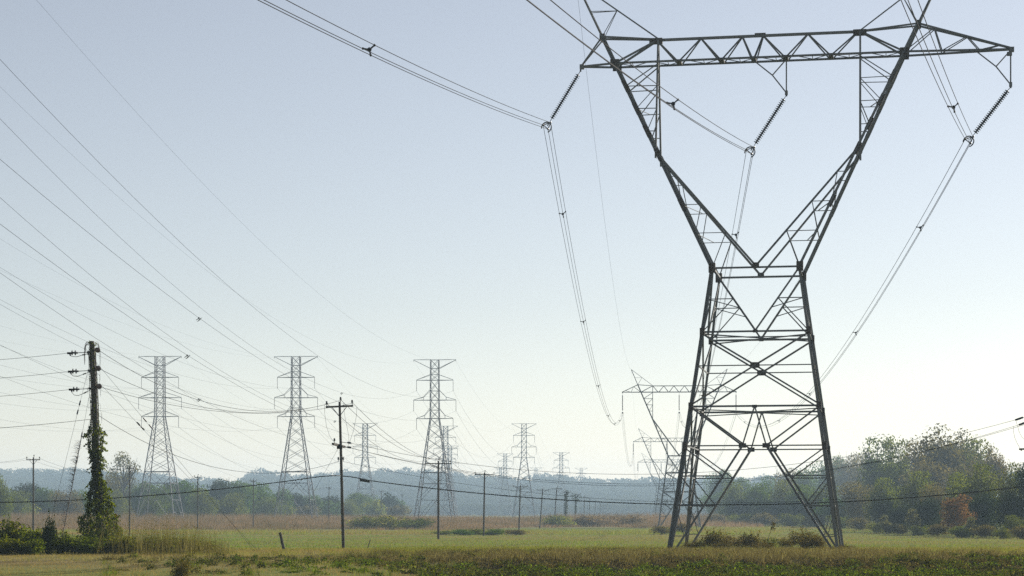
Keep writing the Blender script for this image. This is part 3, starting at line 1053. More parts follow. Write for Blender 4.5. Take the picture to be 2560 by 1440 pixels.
# the pole wrapped in vines
VD = 100.0
vb = at(251, HZ, VD); vb.z = G(vb.x, VD)
vt = at(229.5, 853, VD)
vine_pole = empty("utility_pole", vb)
tag(vine_pole, "thick old utility pole overgrown with vines, leaning a little, no crossarm", "utility pole")
mb = MB(); pole_mesh(mb, (0, 0, -.3), vt - vb, .165, .135, 14); mb.build('pole', M['wood'], vine_pole, True)
def vp(x, y, dy=0.0): return at(x, y, VD + dy)
for q, y in enumerate((882, 928, 973)):
    nm = ["topmost", "middle", "lowest"][q]
    xo = q * 2
    root = empty("strain_insulator", vp(210 + xo, y, -.05))
    tag(root, f"{nm} strain insulator with two bells on the frame-edge side of the vine-covered pole", "insulator", "strain insulators on the vine-covered pole")
    L_ = lambda x, yy, dy=-.05: vp(x, yy, dy) - root.location
    mb = MB(); mb.tube([L_(222 + xo, y - 1.5), L_(173 + xo, y + 1)], .018, 5); mb.box(L_(221 + xo, y - 1.3), .12, .12, .1); mb.build('link_rod', M['wire'], root)
    for x in (181, 189):
        mb = MB(); mb.lathe(L_(x + xo, y), (1, 0, -.02), [(-.05, .03), (-.03, .125), (.0, .13), (.02, .05), (.1, .045), (.12, .02)], 10); mb.build('bell', M['insul'], root, True)
    mb = MB(); mb.bar(L_(168 + xo, y + 1), L_(178 + xo, y + 1), .06, .1); mb.bar(L_(174 + xo, y + 1), L_(176 + xo, y + 7), .06); mb.build('dead_end_clamp', M['wire'], root)
    jp = [vp(175 + xo, y + 7, -.05), vp(181 + xo, y + 9.5 + q * 2.5, -.05), vp(192 + xo, y + 10 + q * 3, -.05), vp(208 + xo, y + 5 + q * 2, -.05), vp(222 + xo, y + 2, -.05)]
    mb = MB(); mb.tube(jp, .014, 5)
    mb.tube([jp[3].lerp(jp[4], -.2), jp[3].lerp(jp[4], .35)], .03, 6)
    tag(mb.build("jumper_wire", M['cable']), f"{nm} slack jumper loop below a strain insulator on the vine-covered pole", "wire", "jumper loops on the vine-covered pole")
    rt = empty("pole_insulator", vp(243.5 + xo, y - 7, -.12))
    tag(rt, f"{nm} round porcelain bell seen end-on beside the vine-covered pole", "insulator", "round bells on the vine-covered pole")
    for k, r_ in enumerate((.125, .135)):
        mb = MB(); mb.lathe((0, -.12 + k * .16, 0), (0, 1, 0), [(0, .04), (.015, r_), (.05, r_ * .97), (.08, .06), (.14, .045)], 14); mb.build('bell', M['bell'], rt, True)
    mb = MB(); mb.bar((-.2, .02, 0), (0, .02, 0), .05); mb.build('bracket', M['wire'], rt)
    pe = [pins1[1], pins1[0], pins1[2]][q]
    wire("power_line", sagline(vp(249 + xo, y - 5, .1), pe, (1.62, 1.2, .9)[q], 30), .012,
         f"sagging wire from the {nm} round bell of the vine-covered pole to the tall crossarm pole", "wire", "wires between the vine-covered pole and the tall pole")
    wire("power_line", sagline(vp(169 + xo, y + 1, -.05), at(-900, y + (8, 8, 9)[q], VD - 4), .55, 24), .012,
         f"{nm} thin wire from the vine-covered pole straight out of the frame", "wire", "wires leaving the vine-covered pole")
wire("power_line", sagline(vp(228, 1048), at(-900, 1066, VD - 4), .55, 24), .014, "lone neutral wire below the insulators leaving the vine-covered pole out of frame", "wire", "wires leaving the vine-covered pole")
wire("power_line", sagline(vp(241, 1035), p1.location + loc1(845, 1154, -.2), 1.6, 30), .012, "lowest sagging wire from the vine-covered pole to the spool on the tall pole", "wire", "wires between the vine-covered pole and the tall pole")
# guys of the vine-covered pole
def guy(a, b, label, fit=(), r=.0075):
    a, b = Vector(a), Vector(b)
    root = empty("guy_wire", b)
    tag(root, label, "guy wire", "guy wires")
    mb = MB(); mb.tube([a - b, (0, 0, -.1)], r, 4); mb.build('strand', M['cable'], root)
    for t in fit:
        q = MB(); p = a.lerp(b, t) - b; d = (b - a).normalized()
        q.lathe(p - d * .14, d, [(0, .012), (.04, .035), (.24, .04), (.28, .012)], 6); q.build('guy_insulator', M['insul'], root)
    return root
ga = at(641, HZ, 104); ga.z = G(ga.x, 104)
guy(vp(238, 903), ga, "guy from below the top bell of the vine-covered pole to the grass, upper one", (.30, .335))
guy(vp(249, 958), ga + Vector((.15, .2, 0)), "guy from the lowest bell of the vine-covered pole to the grass, lower one", (.235, .26))
g1 = at(106, HZ, 97); g1.z = G(g1.x, 97)
g2 = at(148, HZ, 97); g2.z = G(g2.x, 97)
guy(vp(221, 922, -.1), g1, "clean thin guy from the vine-covered pole down into the dark pointed shrub", (.19, .24))
guy(vp(224, 985, -.1), g2, "guy overgrown with dead creeper beside the vine-covered pole", (.26, .42))
guy(p1.location + loc1(846, 1120), at(716, 1349, 160), "guy of the tall crossarm pole slanting down behind the brush", (.8,))
# stub posts
sb = at(712, HZ, 107); sb.z = G(sb.x, 107)
mb = MB(); mb.tube([sb + Vector((0, 0, -.2)), at(700, 1331, 107)], [.085, .075], 9)
tag(mb.build("stub_post", M['wood']), "short leaning wooden stub post in the straw-coloured grass", "post")
guy(at(699, 1337, 107), at(631, 1378, 104), "short slack guy from the leaning stub post down to the grass", ())
sb = at(917, HZ, 110); sb.z = G(sb.x, 110)
mb = MB(); mb.tube([sb + Vector((0, 0, -.1)), at(926, 1349, 110)], [.028, .024], 6)
tag(mb.build("wooden_stake", M['wood']), "thin tilted stake in the field close to the tall crossarm pole", "stake")
# jumpers of the tall pole
for q, (pts, lab) in enumerate((([(811, 1012), (812, 1035), (816, 1065), (824, 1090), (834, 1104)], "long slack jumper on the frame-edge side of the tall crossarm pole"),
                                ([(859, 1006), (861, 1035), (868, 1070), (872, 1090), (872, 1107)], "middle slack jumper close to the shaft of the tall crossarm pole"),
                                ([(892, 1018), (891, 1040), (884, 1075), (876, 1100), (870, 1114)], "slack jumper under the far arm end of the tall crossarm pole"))):
    wire("jumper_wire", [at(x, y, 113.2) for x, y in pts], .010, lab, "wire", "jumpers of the tall crossarm pole", 'cable')
de = [(873, 1107.0), (873, 1118.5), (861, 1116)]
PR = at(2640, HZ, 104); PR.z = G(PR.x, 104)
re_ = [at(2566, 1042, 104), at(2566, 1056, 104.4), at(2580, 1056, 105)]
for k in range(3):
    a = at(de[k][0], de[k][1], 113.5 - .3 * k)
    wire("power_line", sagline(a, re_[k], (2.35, 2.72, 2.65)[k], 44), .013,
         f"{['upper', 'middle', 'lower'][k]} of three wires from the tall pole's lower arm past the huge pylon", "wire", "wires crossing in front of the woods")
    if k < 2:
        mb = MB(); mb.tube([a + Vector((-.5, 0, .05)), a + Vector((.05, 0, -.03))], .018, 5)
        mb.lathe(a, (1, 0, -.12), [(-.12, .03), (-.08, .055), (.08, .055), (.12, .03)], 8)
        tag(mb.build("strain_insulator", M['insul']), f"{['upper', 'lower'][k]} rod insulator on the lower arm of the tall crossarm pole", "insulator", "rod insulators")
    if k < 2:
        q = at(2543 + k * 9, 1048.5 + 12 * k, 104)
        mb = MB(); mb.lathe(q, (1, 0, .35), [(-.12, .03), (-.08, .05), (.1, .055), (.3, .05), (.34, .02)], 8)
        tag(mb.build("strain_insulator", M['insul']), f"{['upper', 'lower'][k]} rod insulator on the wires entering above the woods at the frame edge", "insulator", "rod insulators")
wire("power_line", sagline(p1.location + loc1(859, 1154, -.2), at(2640, 1185, 104), 1.9, 44), .010, "thin neutral wire below the three wires, from the tall pole across to the frame edge", "wire", "wires crossing in front of the woods")
# the pole at the frame edge: only its arm end shows
pr = roadside_pole(PR, at(2636, 1020, 104), arm=.8, r=.17)
tag(pr, "utility pole beyond the frame edge, only its lower arm end showing above the woods", "utility pole")
mb = MB(); mb.bar(at(2548, 1123, 104) - PR, at(2700, 1117, 104) - PR, .09); mb.build('crossarm', M['wood'], pr)
mb = MB(); mb.bar(at(2551, 1123, 104) - PR, at(2554, 1127, 104) - PR, .05); mb.build('bolt_plate', M['wire'], pr)
for pts, lab in (([(2534, 1067), (2534, 1080), (2537, 1095), (2543, 1108), (2550, 1121)], "slack jumper falling to the arm end at the frame edge"),
                 ([(2540, 1053), (2544, 1065), (2548, 1080), (2555, 1093), (2566, 1103)], "slack jumper beside the wires at the frame edge")):
    wire("jumper_wire", [at(x, y, 104) for x, y in pts], .009, lab, "wire", "jumpers at the frame edge", 'cable')
# telephone cable with its splice case
def px_line(f_, x0, x1, D0, D1, n=60):
    return [at(x, f_(x), D0 + (D1 - D0) * (x - x0) / (x1 - x0)) for x in np.linspace(x0, x1, n)]
ta = lambda x: 1262.0 - 7.9e-5 * (x - 1800) ** 2 if x > 920 else 1189.5 + (1200.8 - 1189.5) * ((x - 852) / 68.0) ** 1.5
wire("telephone_cable", px_line(ta, 852, 2640, 113.2, 104, 80), .028, "thick black cable sagging from the tall pole across the huge pylon's legs to the woods", "cable", "black telephone cables", 'cable', 6)
tb = lambda x: 1257.0 - 8.1e-5 * (x + 100) ** 2 if x < 800 else 1191.4 - 2.6 * math.sin((x - 800) / 52 * math.pi / 2)
wire("telephone_cable", px_line(tb, -700, 852, 100, 113.2, 60), .027, "thick black cable from the tall pole past the vine-covered pole to the frame edge", "cable", "black telephone cables", 'cable', 6)
c0, c1 = at(899, 1200, 113), at(925, 1204.5, 112.9)
root = empty("splice_case", c0.lerp(c1, .5))
tag(root, "black tubular splice case hanging on the cable next to the tall crossarm pole", "splice case")
mb = MB(); d = (c1 - c0); mb.lathe(c0 - root.location, d, [(0, .03), (.03, .062), (d.length - .03, .062), (d.length, .03)], 10); mb.build('case', M['cable'], root, True)
for t in (.12, .88):
    mb = MB(); p = c0.lerp(c1, t) - root.location; mb.box(p + Vector((0, 0, .06)), .03, .05, .1); mb.build('hanger', M['wire'], root)

# ------------------------------------------------------------------ vegetation
def rnd(seed): return np.random.default_rng(seed)
def unit(rg, n):
    v = rg.normal(size=(n, 3))
    return v / np.linalg.norm(v, axis=1, keepdims=True)
def cards(pos, size, rg, aspect=.6, nrm=None, droop=0.0):
    """diamond shaped leaf faces."""
    n = len(pos)
    nn = unit(rg, n) if nrm is None else nrm + .8 * unit(rg, n)
    nn /= np.linalg.norm(nn, axis=1, keepdims=True)
    t = np.cross(nn, unit(rg, n))
    t /= np.linalg.norm(t, axis=1, keepdims=True) + 1e-9
    t[:, 2] -= droop
    b = np.cross(nn, t)
    s = np.asarray(size).reshape(-1, 1)
    V = np.empty((n, 4, 3))
    V[:, 0] = pos - t * s
    V[:, 1] = pos + b * s * aspect - t * s * .12
    V[:, 2] = pos + t * s
    V[:, 3] = pos - b * s * aspect - t * s * .12
    return V.reshape(-1, 3)
def blades(x, y, z, h, w, rg, lean=.35):
    n = len(x)
    a = rg.uniform(0, 2 * np.pi, n)
    p = np.stack([x, y, z], 1)
    side = np.stack([np.cos(a), np.sin(a) * .4, np.zeros(n)], 1) * (np.asarray(w) / 2).reshape(-1, 1)
    b = rg.uniform(0, 2 * np.pi, n)
    l = rg.uniform(0, lean, n) * h
    tip = p + np.stack([np.cos(b) * l, np.sin(b) * l, h], 1)
    return np.stack([p - side, p + side, tip], 1).reshape(-1, 3)
def lobes(rg, n, c, r, rl):
    L = []
    for i in range(n):
        d = unit(rg, 1)[0] * rg.uniform(.35, 1.0)
        L.append((np.array(c) + d * np.array(r) * (1 - rl * .6), rl * rg.uniform(.7, 1.25)))
    return L
def lobe_points(rg, L, n, radii, thick=.55):
    w = np.array([l[1] ** 2 for l in L]); w /= w.sum()
    k = rg.choice(len(L), n, p=w)
    d = unit(rg, n)
    r = (1 - thick * rg.random(n) ** 2)
    C = np.array([l[0] for l in L])[k]
    S = np.array([l[1] for l in L])[k]
    return C + d * (S * r)[:, None] * np.array(radii), d

def fast_noise(x, y, s, seed=0):
    """smooth pseudo noise 0..1 from a few sines."""
    rg = rnd(seed)
    v = 0
    for i in range(5):
        a, p = rg.uniform(0, 2 * np.pi), rg.uniform(0, 6.28)
        f = rg.uniform(.6, 1.8) / s
        v = v + np.sin((x * np.cos(a) + y * np.sin(a)) * f * 6.28 + p)
    return .5 + .5 * np.tanh(v / 2.2)

def tree_proto(seed, h=1.0, w=.8, base=.02, n=2600, nl=16, rl=.36, size=.021, mat='lf_green', limbs=7, thick=.55, shape=0.0):
    """unit height tree: trunk and crown as children."""
    rg = rnd(seed)
    T = empty("tree")
    mb = MB()
    bend = rg.uniform(-.03, .03, 4)
    tr = [Vector((bend[0] * z, bend[1] * z, z)) for z in (-.03, .1, .3, .55, .85)]
    mb.tube(tr, [.024, .02, .016, .011, .003], 7)
    for i in range(limbs):
        z = rg.uniform(.22, .6)
        a = rg.uniform(0, 6.28)
        L = rg.uniform(.55, .95) * w * .5
        p = Vector((bend[0] * z, bend[1] * z, z))
        q = p + Vector((math.cos(a) * L * .5, math.sin(a) * L * .5, L * .6))
        e = p + Vector((math.cos(a) * L * .9, math.sin(a) * L * .9, L * rg.uniform(1.0, 1.6)))
        e.z = min(e.z, .96)
        mb.tube([p, q, e], [.010, .007, .002], 5)
        for k in range(2):
            a2 = a + rg.uniform(-1, 1)
            e2 = q + Vector((math.cos(a2) * L * .4, math.sin(a2) * L * .4, L * .5))
            mb.tube([q, e2], [.005, .0015], 4)
    mb.build('trunk', M['bark'], T)
    cz, rz = (1 + base) / 2, (1 - base) / 2
    Ls = lobes(rg, nl, (0, 0, cz), (w / 2, w / 2, rz), rl * w)
    Ls = [(c * np.array([1 - shape * max(0, (c[2] - .4)), 1 - shape * max(0, (c[2] - .4)), 1]), r * (1 - .4 * shape * (c[2] > .7))) for c, r in Ls]
    P, d = lobe_points(rg, Ls, n, (1, 1, .85), thick)
    keep = P[:, 2] > .02
    P, d = P[keep], d[keep]
    P[:, 2] = np.minimum(P[:, 2], 1.02 - .05 * rg.random(len(P)))
    V = cards(P, size * rg.uniform(.55, 1.35, len(P)), rg, .62, d)
    link('crown', mesh_np('crown', V, 4), M[mat], T)
    return T

TP = {}
def plant_tree(kind, px, ytop, Y, wpx, label, group, cat="tree", base_z=None):
    if kind not in TP:
        TP[kind] = KIND[kind]()
        t = TP[kind]
    else:
        t = copy_tree(TP[kind])
    X = (px - CX) / F * Y
    z0 = G(X, Y) if base_z is None else base_z
    h = (HZ - ytop) / F * Y - z0
    w = wpx / F * Y / KW[kind]
    t.location = (X, Y, z0)
    t.scale = (w, w, h)
    t.rotation_euler = (0, 0, random.uniform(0, 6.28))
    tag(t, label, cat, group)
    return t
KW = {'round': .85, 'round2': .9, 'dark': .85, 'olive': .95, 'brown': .9, 'sparse': .62, 'tall': .55, 'tall2': .5, 'orange': .7, 'pale': .5, 'conic': .6, 'shrub': 1.5, 'shrub2': 1.5, 'shrub3': 1.5, 'shrub4': 1.5, 'shrub5': 1.5}
KIND = {
 'round': lambda: tree_proto(11, w=.85, base=-.02, n=7000, nl=24, rl=.33, mat='lf_green'),
 'round2': lambda: tree_proto(12, w=.9, n=7000, nl=24, rl=.28, mat='lf_green', base=-.03),
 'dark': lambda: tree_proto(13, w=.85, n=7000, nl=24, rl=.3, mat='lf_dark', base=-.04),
 'olive': lambda: tree_proto(14, w=.95, n=7000, nl=24, rl=.28, mat='lf_olive', base=-.03),
 'brown': lambda: tree_proto(15, w=.9, n=6500, nl=24, rl=.27, mat='lf_brown', base=-.03, size=.020),
 'sparse': lambda: tree_proto(16, w=.62, n=1300, nl=26, rl=.17, mat='lf_brown', base=.5, size=.014, limbs=18, thick=.95),
 'tall': lambda: tree_proto(17, w=.55, n=5200, nl=36, rl=.26, mat='lf_brown', base=.12, size=.0155, limbs=14, thick=.9),
 'tall2': lambda: tree_proto(18, w=.5, n=4600, nl=34, rl=.27, mat='lf_olive', base=.15, size=.0155, limbs=14, thick=.9),
 'orange': lambda: tree_proto(19, w=.7, n=3600, nl=40, rl=.2, mat='lf_orange', base=-.02, size=.02, shape=.75, limbs=12, thick=.9),
 'pale': lambda: tree_proto(20, w=.5, n=900, nl=14, rl=.3, mat='lf_pale', base=.05, size=.045, shape=.4),
 'conic': lambda: tree_proto(21, w=.6, n=3000, nl=22, rl=.3, mat='lf_dark', base=.02, size=.03, shape=.9),
 'shrub': lambda: tree_proto(22, w=1.5, n=2800, nl=34, rl=.17, mat='lf_brown', base=-.1, size=.04, limbs=4),
 'shrub2': lambda: tree_proto(23, w=1.5, n=2800, nl=34, rl=.17, mat='lf_olive', base=-.1, size=.04, limbs=4),
 'shrub3': lambda: tree_proto(24, w=1.5, n=2800, nl=34, rl=.17, mat='lf_green', base=-.1, size=.04, limbs=4),
 'shrub4': lambda: tree_proto(25, w=1.5, n=2800, nl=34, rl=.17, mat='fringe', base=-.1, size=.04, limbs=4),
 'shrub5': lambda: tree_proto(26, w=1.5, n=2800, nl=34, rl=.17, mat='brush', base=-.1, size=.04, limbs=4)}
GTL, GTR = "trees along the brush line", "trees of the woods beside the field"
LEFT = [
 ('olive', 0, 1186, 430, 70, "olive tree cut by the frame edge beside the small crossarm pole"), ('dark', 70, 1202, 590, 85, "dark round tree directly behind the small crossarm pole"),
 ('round', 118, 1213, 580, 70, "green tree between the dark round tree and the overgrown guy"), ('brown', 165, 1217, 560, 75, "reddish turning tree behind the two guys of the vine-covered pole"),
 ('olive', 38, 1228, 540, 80, "low olive tree in front of the dark round tree"), ('round2', 205, 1219, 570, 70, "green tree half hidden by the vine-covered pole"),
 ('sparse', 309, 1122, 600, 84, "tall thin-leaved tree rising against the sky past the vine-covered pole"), ('brown', 300, 1172, 640, 90, "grey-brown tree at the foot of the tall thin-leaved tree"),
 ('round', 350, 1196, 620, 75, "green tree between the small dark pole and the first lattice tower"), ('olive', 290, 1225, 560, 80, "low olive tree touching the vines on the pole"),
 ('round2', 398, 1203, 600, 75, "green tree seen through the legs of the first lattice tower"), ('dark', 432, 1199, 640, 65, "dark tree directly behind the first lattice tower"),
 ('round', 470, 1192, 610, 80, "tall rounded green tree just before the small pole between lattice towers"), ('olive', 375, 1236, 550, 70, "low olive bushy tree under the first lattice tower"),
 ('olive', 510, 1222, 570, 70, "low olive tree at the foot of the small pole between lattice towers"), ('dark', 548, 1192, 640, 85, "broad dark tree between the first two lattice towers"),
 ('round', 600, 1194, 650, 80, "green tree before the thin hazy pole"), ('round2', 648, 1200, 660, 85, "big rounded tree behind the thin hazy pole, near the second lattice tower"),
 ('olive', 575, 1233, 590, 80, "low olive tree below the broad dark tree"), ('round', 700, 1216, 680, 60, "green tree seen through the second lattice tower"),
 ('dark', 742, 1228, 700, 70, "dark low tree under the waist of the second lattice tower"), ('olive', 680, 1243, 620, 70, "low pale olive tree by the second lattice tower's leg"),
 ('round2', 785, 1232, 700, 60, "small tree between the second lattice tower and the tall crossarm pole"), ('dark', 825, 1236, 740, 62, "dark small tree at the thin pole before the tall crossarm pole"),
 ('round', 905, 1226, 780, 72, "hazy rounded tree behind the hazy lattice tower"), ('olive', 868, 1249, 700, 50, "low olive tree touching the tall crossarm pole"),
 ('conic', 966, 1226, 820, 52, "hazy pointed tree past the hazy lattice tower"), ('round2', 995, 1246, 840, 45, "small hazy tree at the end of the tree line")]
RIGHT = [
 ('round', 1798, 1164, 900, 62, "lone hazy treetop standing above the ridge inside the huge pylon's legs"), ('round', 1850, 1186, 860, 60, "hazy treetop next to the lone hazy one inside the huge pylon"),
 ('round2', 1920, 1183, 820, 60, "hazy blue tree behind the inner brace of the huge pylon"), ('brown', 1965, 1160, 760, 75, "hazy brown tree in the middle of the huge pylon's opening"),
 ('round2', 2015, 1163, 720, 70, "hazy tree just inside the huge pylon's woods-side leg"), ('round', 2075, 1130, 640, 85, "tall bluish tree directly behind the huge pylon's woods-side leg"),
 ('brown', 2120, 1122, 620, 80, "tall bluish-brown tree just outside the huge pylon's leg"), ('brown', 2160, 1116, 560, 70, "bluish-grey tree just before the tall airy group"),
 ('round', 1795, 1222, 560, 70, "first green tree of the woods edge inside the huge pylon"), ('olive', 1845, 1206, 540, 85, "light green tree inside the huge pylon's opening"),
 ('round2', 1900, 1200, 520, 90, "rounded green tree in the middle of the huge pylon's opening"), ('olive', 1955, 1202, 500, 85, "yellowish green tree inside the huge pylon near its inner brace"),
 ('round', 2008, 1203, 480, 85, "green tree behind the woods-side lattice panel of the huge pylon"), ('olive', 2060, 1210, 455, 85, "olive green tree crossed by the woods-side leg of the huge pylon"),
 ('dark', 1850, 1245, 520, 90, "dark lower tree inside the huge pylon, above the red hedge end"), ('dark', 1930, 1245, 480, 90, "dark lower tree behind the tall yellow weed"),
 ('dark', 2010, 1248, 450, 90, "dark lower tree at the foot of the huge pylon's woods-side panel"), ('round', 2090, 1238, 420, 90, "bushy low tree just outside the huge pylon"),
 ('tall2', 2193, 1083, 400, 105, "tall airy leafy tree, first of the tall group above the woods"), ('tall2', 2247, 1088, 390, 80, "tall airy tree with a gap of sky on its side"),
 ('tall', 2292, 1098, 400, 85, "airy grey tree in the dip between the tall crowns"), ('tall', 2350, 1062, 370, 135, "tallest airy tree of the woods, crown peak of the group"),
 ('tall', 2405, 1074, 375, 110, "tall airy tree just below the peak crown"), ('tall2', 2445, 1086, 365, 95, "tall leafy tree where the wires meet the crowns"),
 ('tall', 2486, 1112, 360, 70, "thin airy tree at the falling edge of the tall group"), ('tall', 2320, 1135, 350, 110, "grey airy tree lower down in front of the peak crown"),
 ('tall', 2425, 1145, 345, 105, "grey airy tree lower down below the wires"), ('tall2', 2225, 1150, 360, 90, "leafy tree below the first tall airy trees"),
 ('brown', 2150, 1192, 380, 90, "turning tree at the foot of the bluish trees"), ('olive', 2200, 1196, 340, 85, "olive tree below the first tall airy trees"),
 ('olive', 2285, 1180, 310, 100, "broad olive tree below the dip in the tall crowns"), ('brown', 2345, 1196, 300, 80, "turning tree between the broad olive tree and the orange tree"),
 ('olive', 2395, 1183, 290, 85, "olive tree directly above the orange tree"), ('olive', 2455, 1163, 270, 125, "big rounded yellow-green tree beside the orange tree"),
 ('olive', 2525, 1160, 255, 80, "yellow-green tree before the dark tree at the frame edge"), ('dark', 2578, 1144, 225, 90, "dark tree cut by the frame edge"),
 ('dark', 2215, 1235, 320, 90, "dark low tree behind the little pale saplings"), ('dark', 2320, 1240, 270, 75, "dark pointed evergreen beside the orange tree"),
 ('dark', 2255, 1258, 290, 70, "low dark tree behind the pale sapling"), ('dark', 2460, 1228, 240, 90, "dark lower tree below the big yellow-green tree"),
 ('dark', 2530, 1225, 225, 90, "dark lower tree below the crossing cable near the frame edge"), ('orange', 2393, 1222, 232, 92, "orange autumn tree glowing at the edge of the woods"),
 ('pale', 2284, 1271, 262, 40, "pale leafy sapling standing out at the woods edge"), ('pale', 2216, 1287, 280, 34, "small pale sapling towards the huge pylon at the woods edge"),
 ('pale', 2433, 1292, 224, 36, "small pale sapling between the orange tree and the frame edge"), ('olive', 2535, 1288, 212, 60, "olive shrubby tree at the foot of the woods by the frame edge")]
for i, (k, x, yt, Y, w, lab) in enumerate(LEFT):
    plant_tree(k, x, yt, Y, w, lab, GTL)
for i, (k, x, yt, Y, w, lab) in enumerate(RIGHT):
    if k.startswith('tall'):
        Y *= 1.18
    elif 550 < Y < 700:
        Y *= 1.25
    plant_tree(k, x, yt, Y, w, lab, GTR)
SH = [(1790, 1282, 500, 60), (1850, 1280, 480, 70), (1915, 1278, 460, 70), (1980, 1280, 440, 70), (2040, 1284, 415, 70), (2100, 1285, 385, 75), (2150, 1290, 350, 70), (2195, 1300, 310, 60),
      (2245, 1305, 280, 60), (2300, 1310, 255, 60), (2345, 1305, 240, 65), (2405, 1312, 222, 70), (2465, 1308, 212, 80), (2510, 1318, 205, 60), (2560, 1310, 198, 80)]
SHL = ["at the end of the red hedge", "behind the tall yellow weed", "under the light green trees", "behind the dark scrub bush of the huge pylon", "behind the woods-side leg of the huge pylon",
       "just outside the huge pylon", "below the turning tree", "beside the smallest pale sapling", "between two pale saplings", "beside the pale sapling and the evergreen", "below the dark evergreen",
       "at the foot of the orange tree", "reddish one past the orange tree", "low one towards the frame edge", "cut by the frame edge"]
for i, (x, yt, Y, w) in enumerate(SH):
    plant_tree(('shrub', 'shrub2')[i % 2], x, yt, Y, w, "shrub at the woods edge, " + SHL[i], "shrubs at the woods edge", "shrub")
for (x, yt, Y, w, k, lab) in ((1108, 1325, 266, 60, 'shrub2', "low scrub at the foot of the second roadside pole"), (1150, 1322, 262, 75, 'shrub3', "low dark green scrub between the second and third roadside poles"),
                              (1192, 1320, 268, 70, 'shrub2', "low scrub just before the third roadside pole"), (1240, 1321, 262, 80, 'shrub3', "low dark green scrub just past the third roadside pole"), (1290, 1322, 266, 70, 'shrub', "low brown scrub at the foot of the fourth roadside pole"),
                              (1655, 1312, 275, 60, 'shrub', "grey scrub at the foot of the second fork pylon"), (1705, 1304, 290, 60, 'shrub', "brown scrub behind the huge pylon's leg"),
                              (915, 1290, 385, 110, 'shrub4', "green brush bush below the hazy lattice tower"), (975, 1288, 380, 120, 'shrub4', "broad yellow-green bush in the brush past the tall crossarm pole"), (1035, 1292, 375, 100, 'shrub2', "green bush in the brush by the third lattice tower's near leg"),
                              (1400, 1287, 440, 110, 'shrub4', "olive bush in the brush below the ivy-wrapped poles"), (1480, 1286, 450, 120, 'shrub5', "brown bush in the brush just past the ivy-wrapped poles"), (1570, 1287, 450, 110, 'shrub5', "brown bush in the brush below the tiny poles")):
    plant_tree(k, x, yt, Y, w, lab, "shrubs in the field", "shrub")
US = ["cut by the frame edge", "behind the small crossarm pole", "below the reddish tree", "beside the overgrown guy", "half behind the vine-covered pole", "just past the vine-covered pole", "by the small dark pole", "under the first lattice tower",
      "past the first lattice tower", "by the small pole between lattice towers", "below the broad dark tree", "by the thin hazy pole", "just before the second lattice tower", "under the second lattice tower", "past the second lattice tower", "just before the tall crossarm pole",
      "just past the tall crossarm pole", "below the hazy lattice tower", "at the end of the tree line"]
for i, lab in enumerate(US):
    x = -5 + i * 55 + random.uniform(-12, 12)
    plant_tree(('shrub2', 'shrub4', 'shrub', 'shrub3')[i % 4], x, random.uniform(1244, 1258), 560 + i * 9, 75, "undergrowth shrub along the brush line, " + lab, "undergrowth shrubs along the brush line", "shrub")
# ivy heads on two little poles
for i, lab in ((5, "ivy wrapped round the first ivy pole of the roadside row"), (6, "bushy ivy head on the second ivy pole of the roadside row")):
    o, b, t = rp[i]
    rg = rnd(80 + i)
    n = 420
    u = rg.random(n) ** .7
    P = np.array(b)[None] + (np.array(t) - np.array(b))[None] * u[:, None]
    rad = (.35 + 1.5 * (i == 6) * (u > .75) + .25 * (i == 5)) * rg.random(n)
    a = rg.uniform(0, 6.28, n)
    P += np.stack([np.cos(a) * rad, np.sin(a) * rad, rg.normal(0, .2, n)], 1)
    tag(link("ivy", mesh_np("ivy", cards(P, rg.uniform(.12, .28, n), rg), 4), M['lf_dark']), lab, "ivy", "ivy on the little roadside poles")

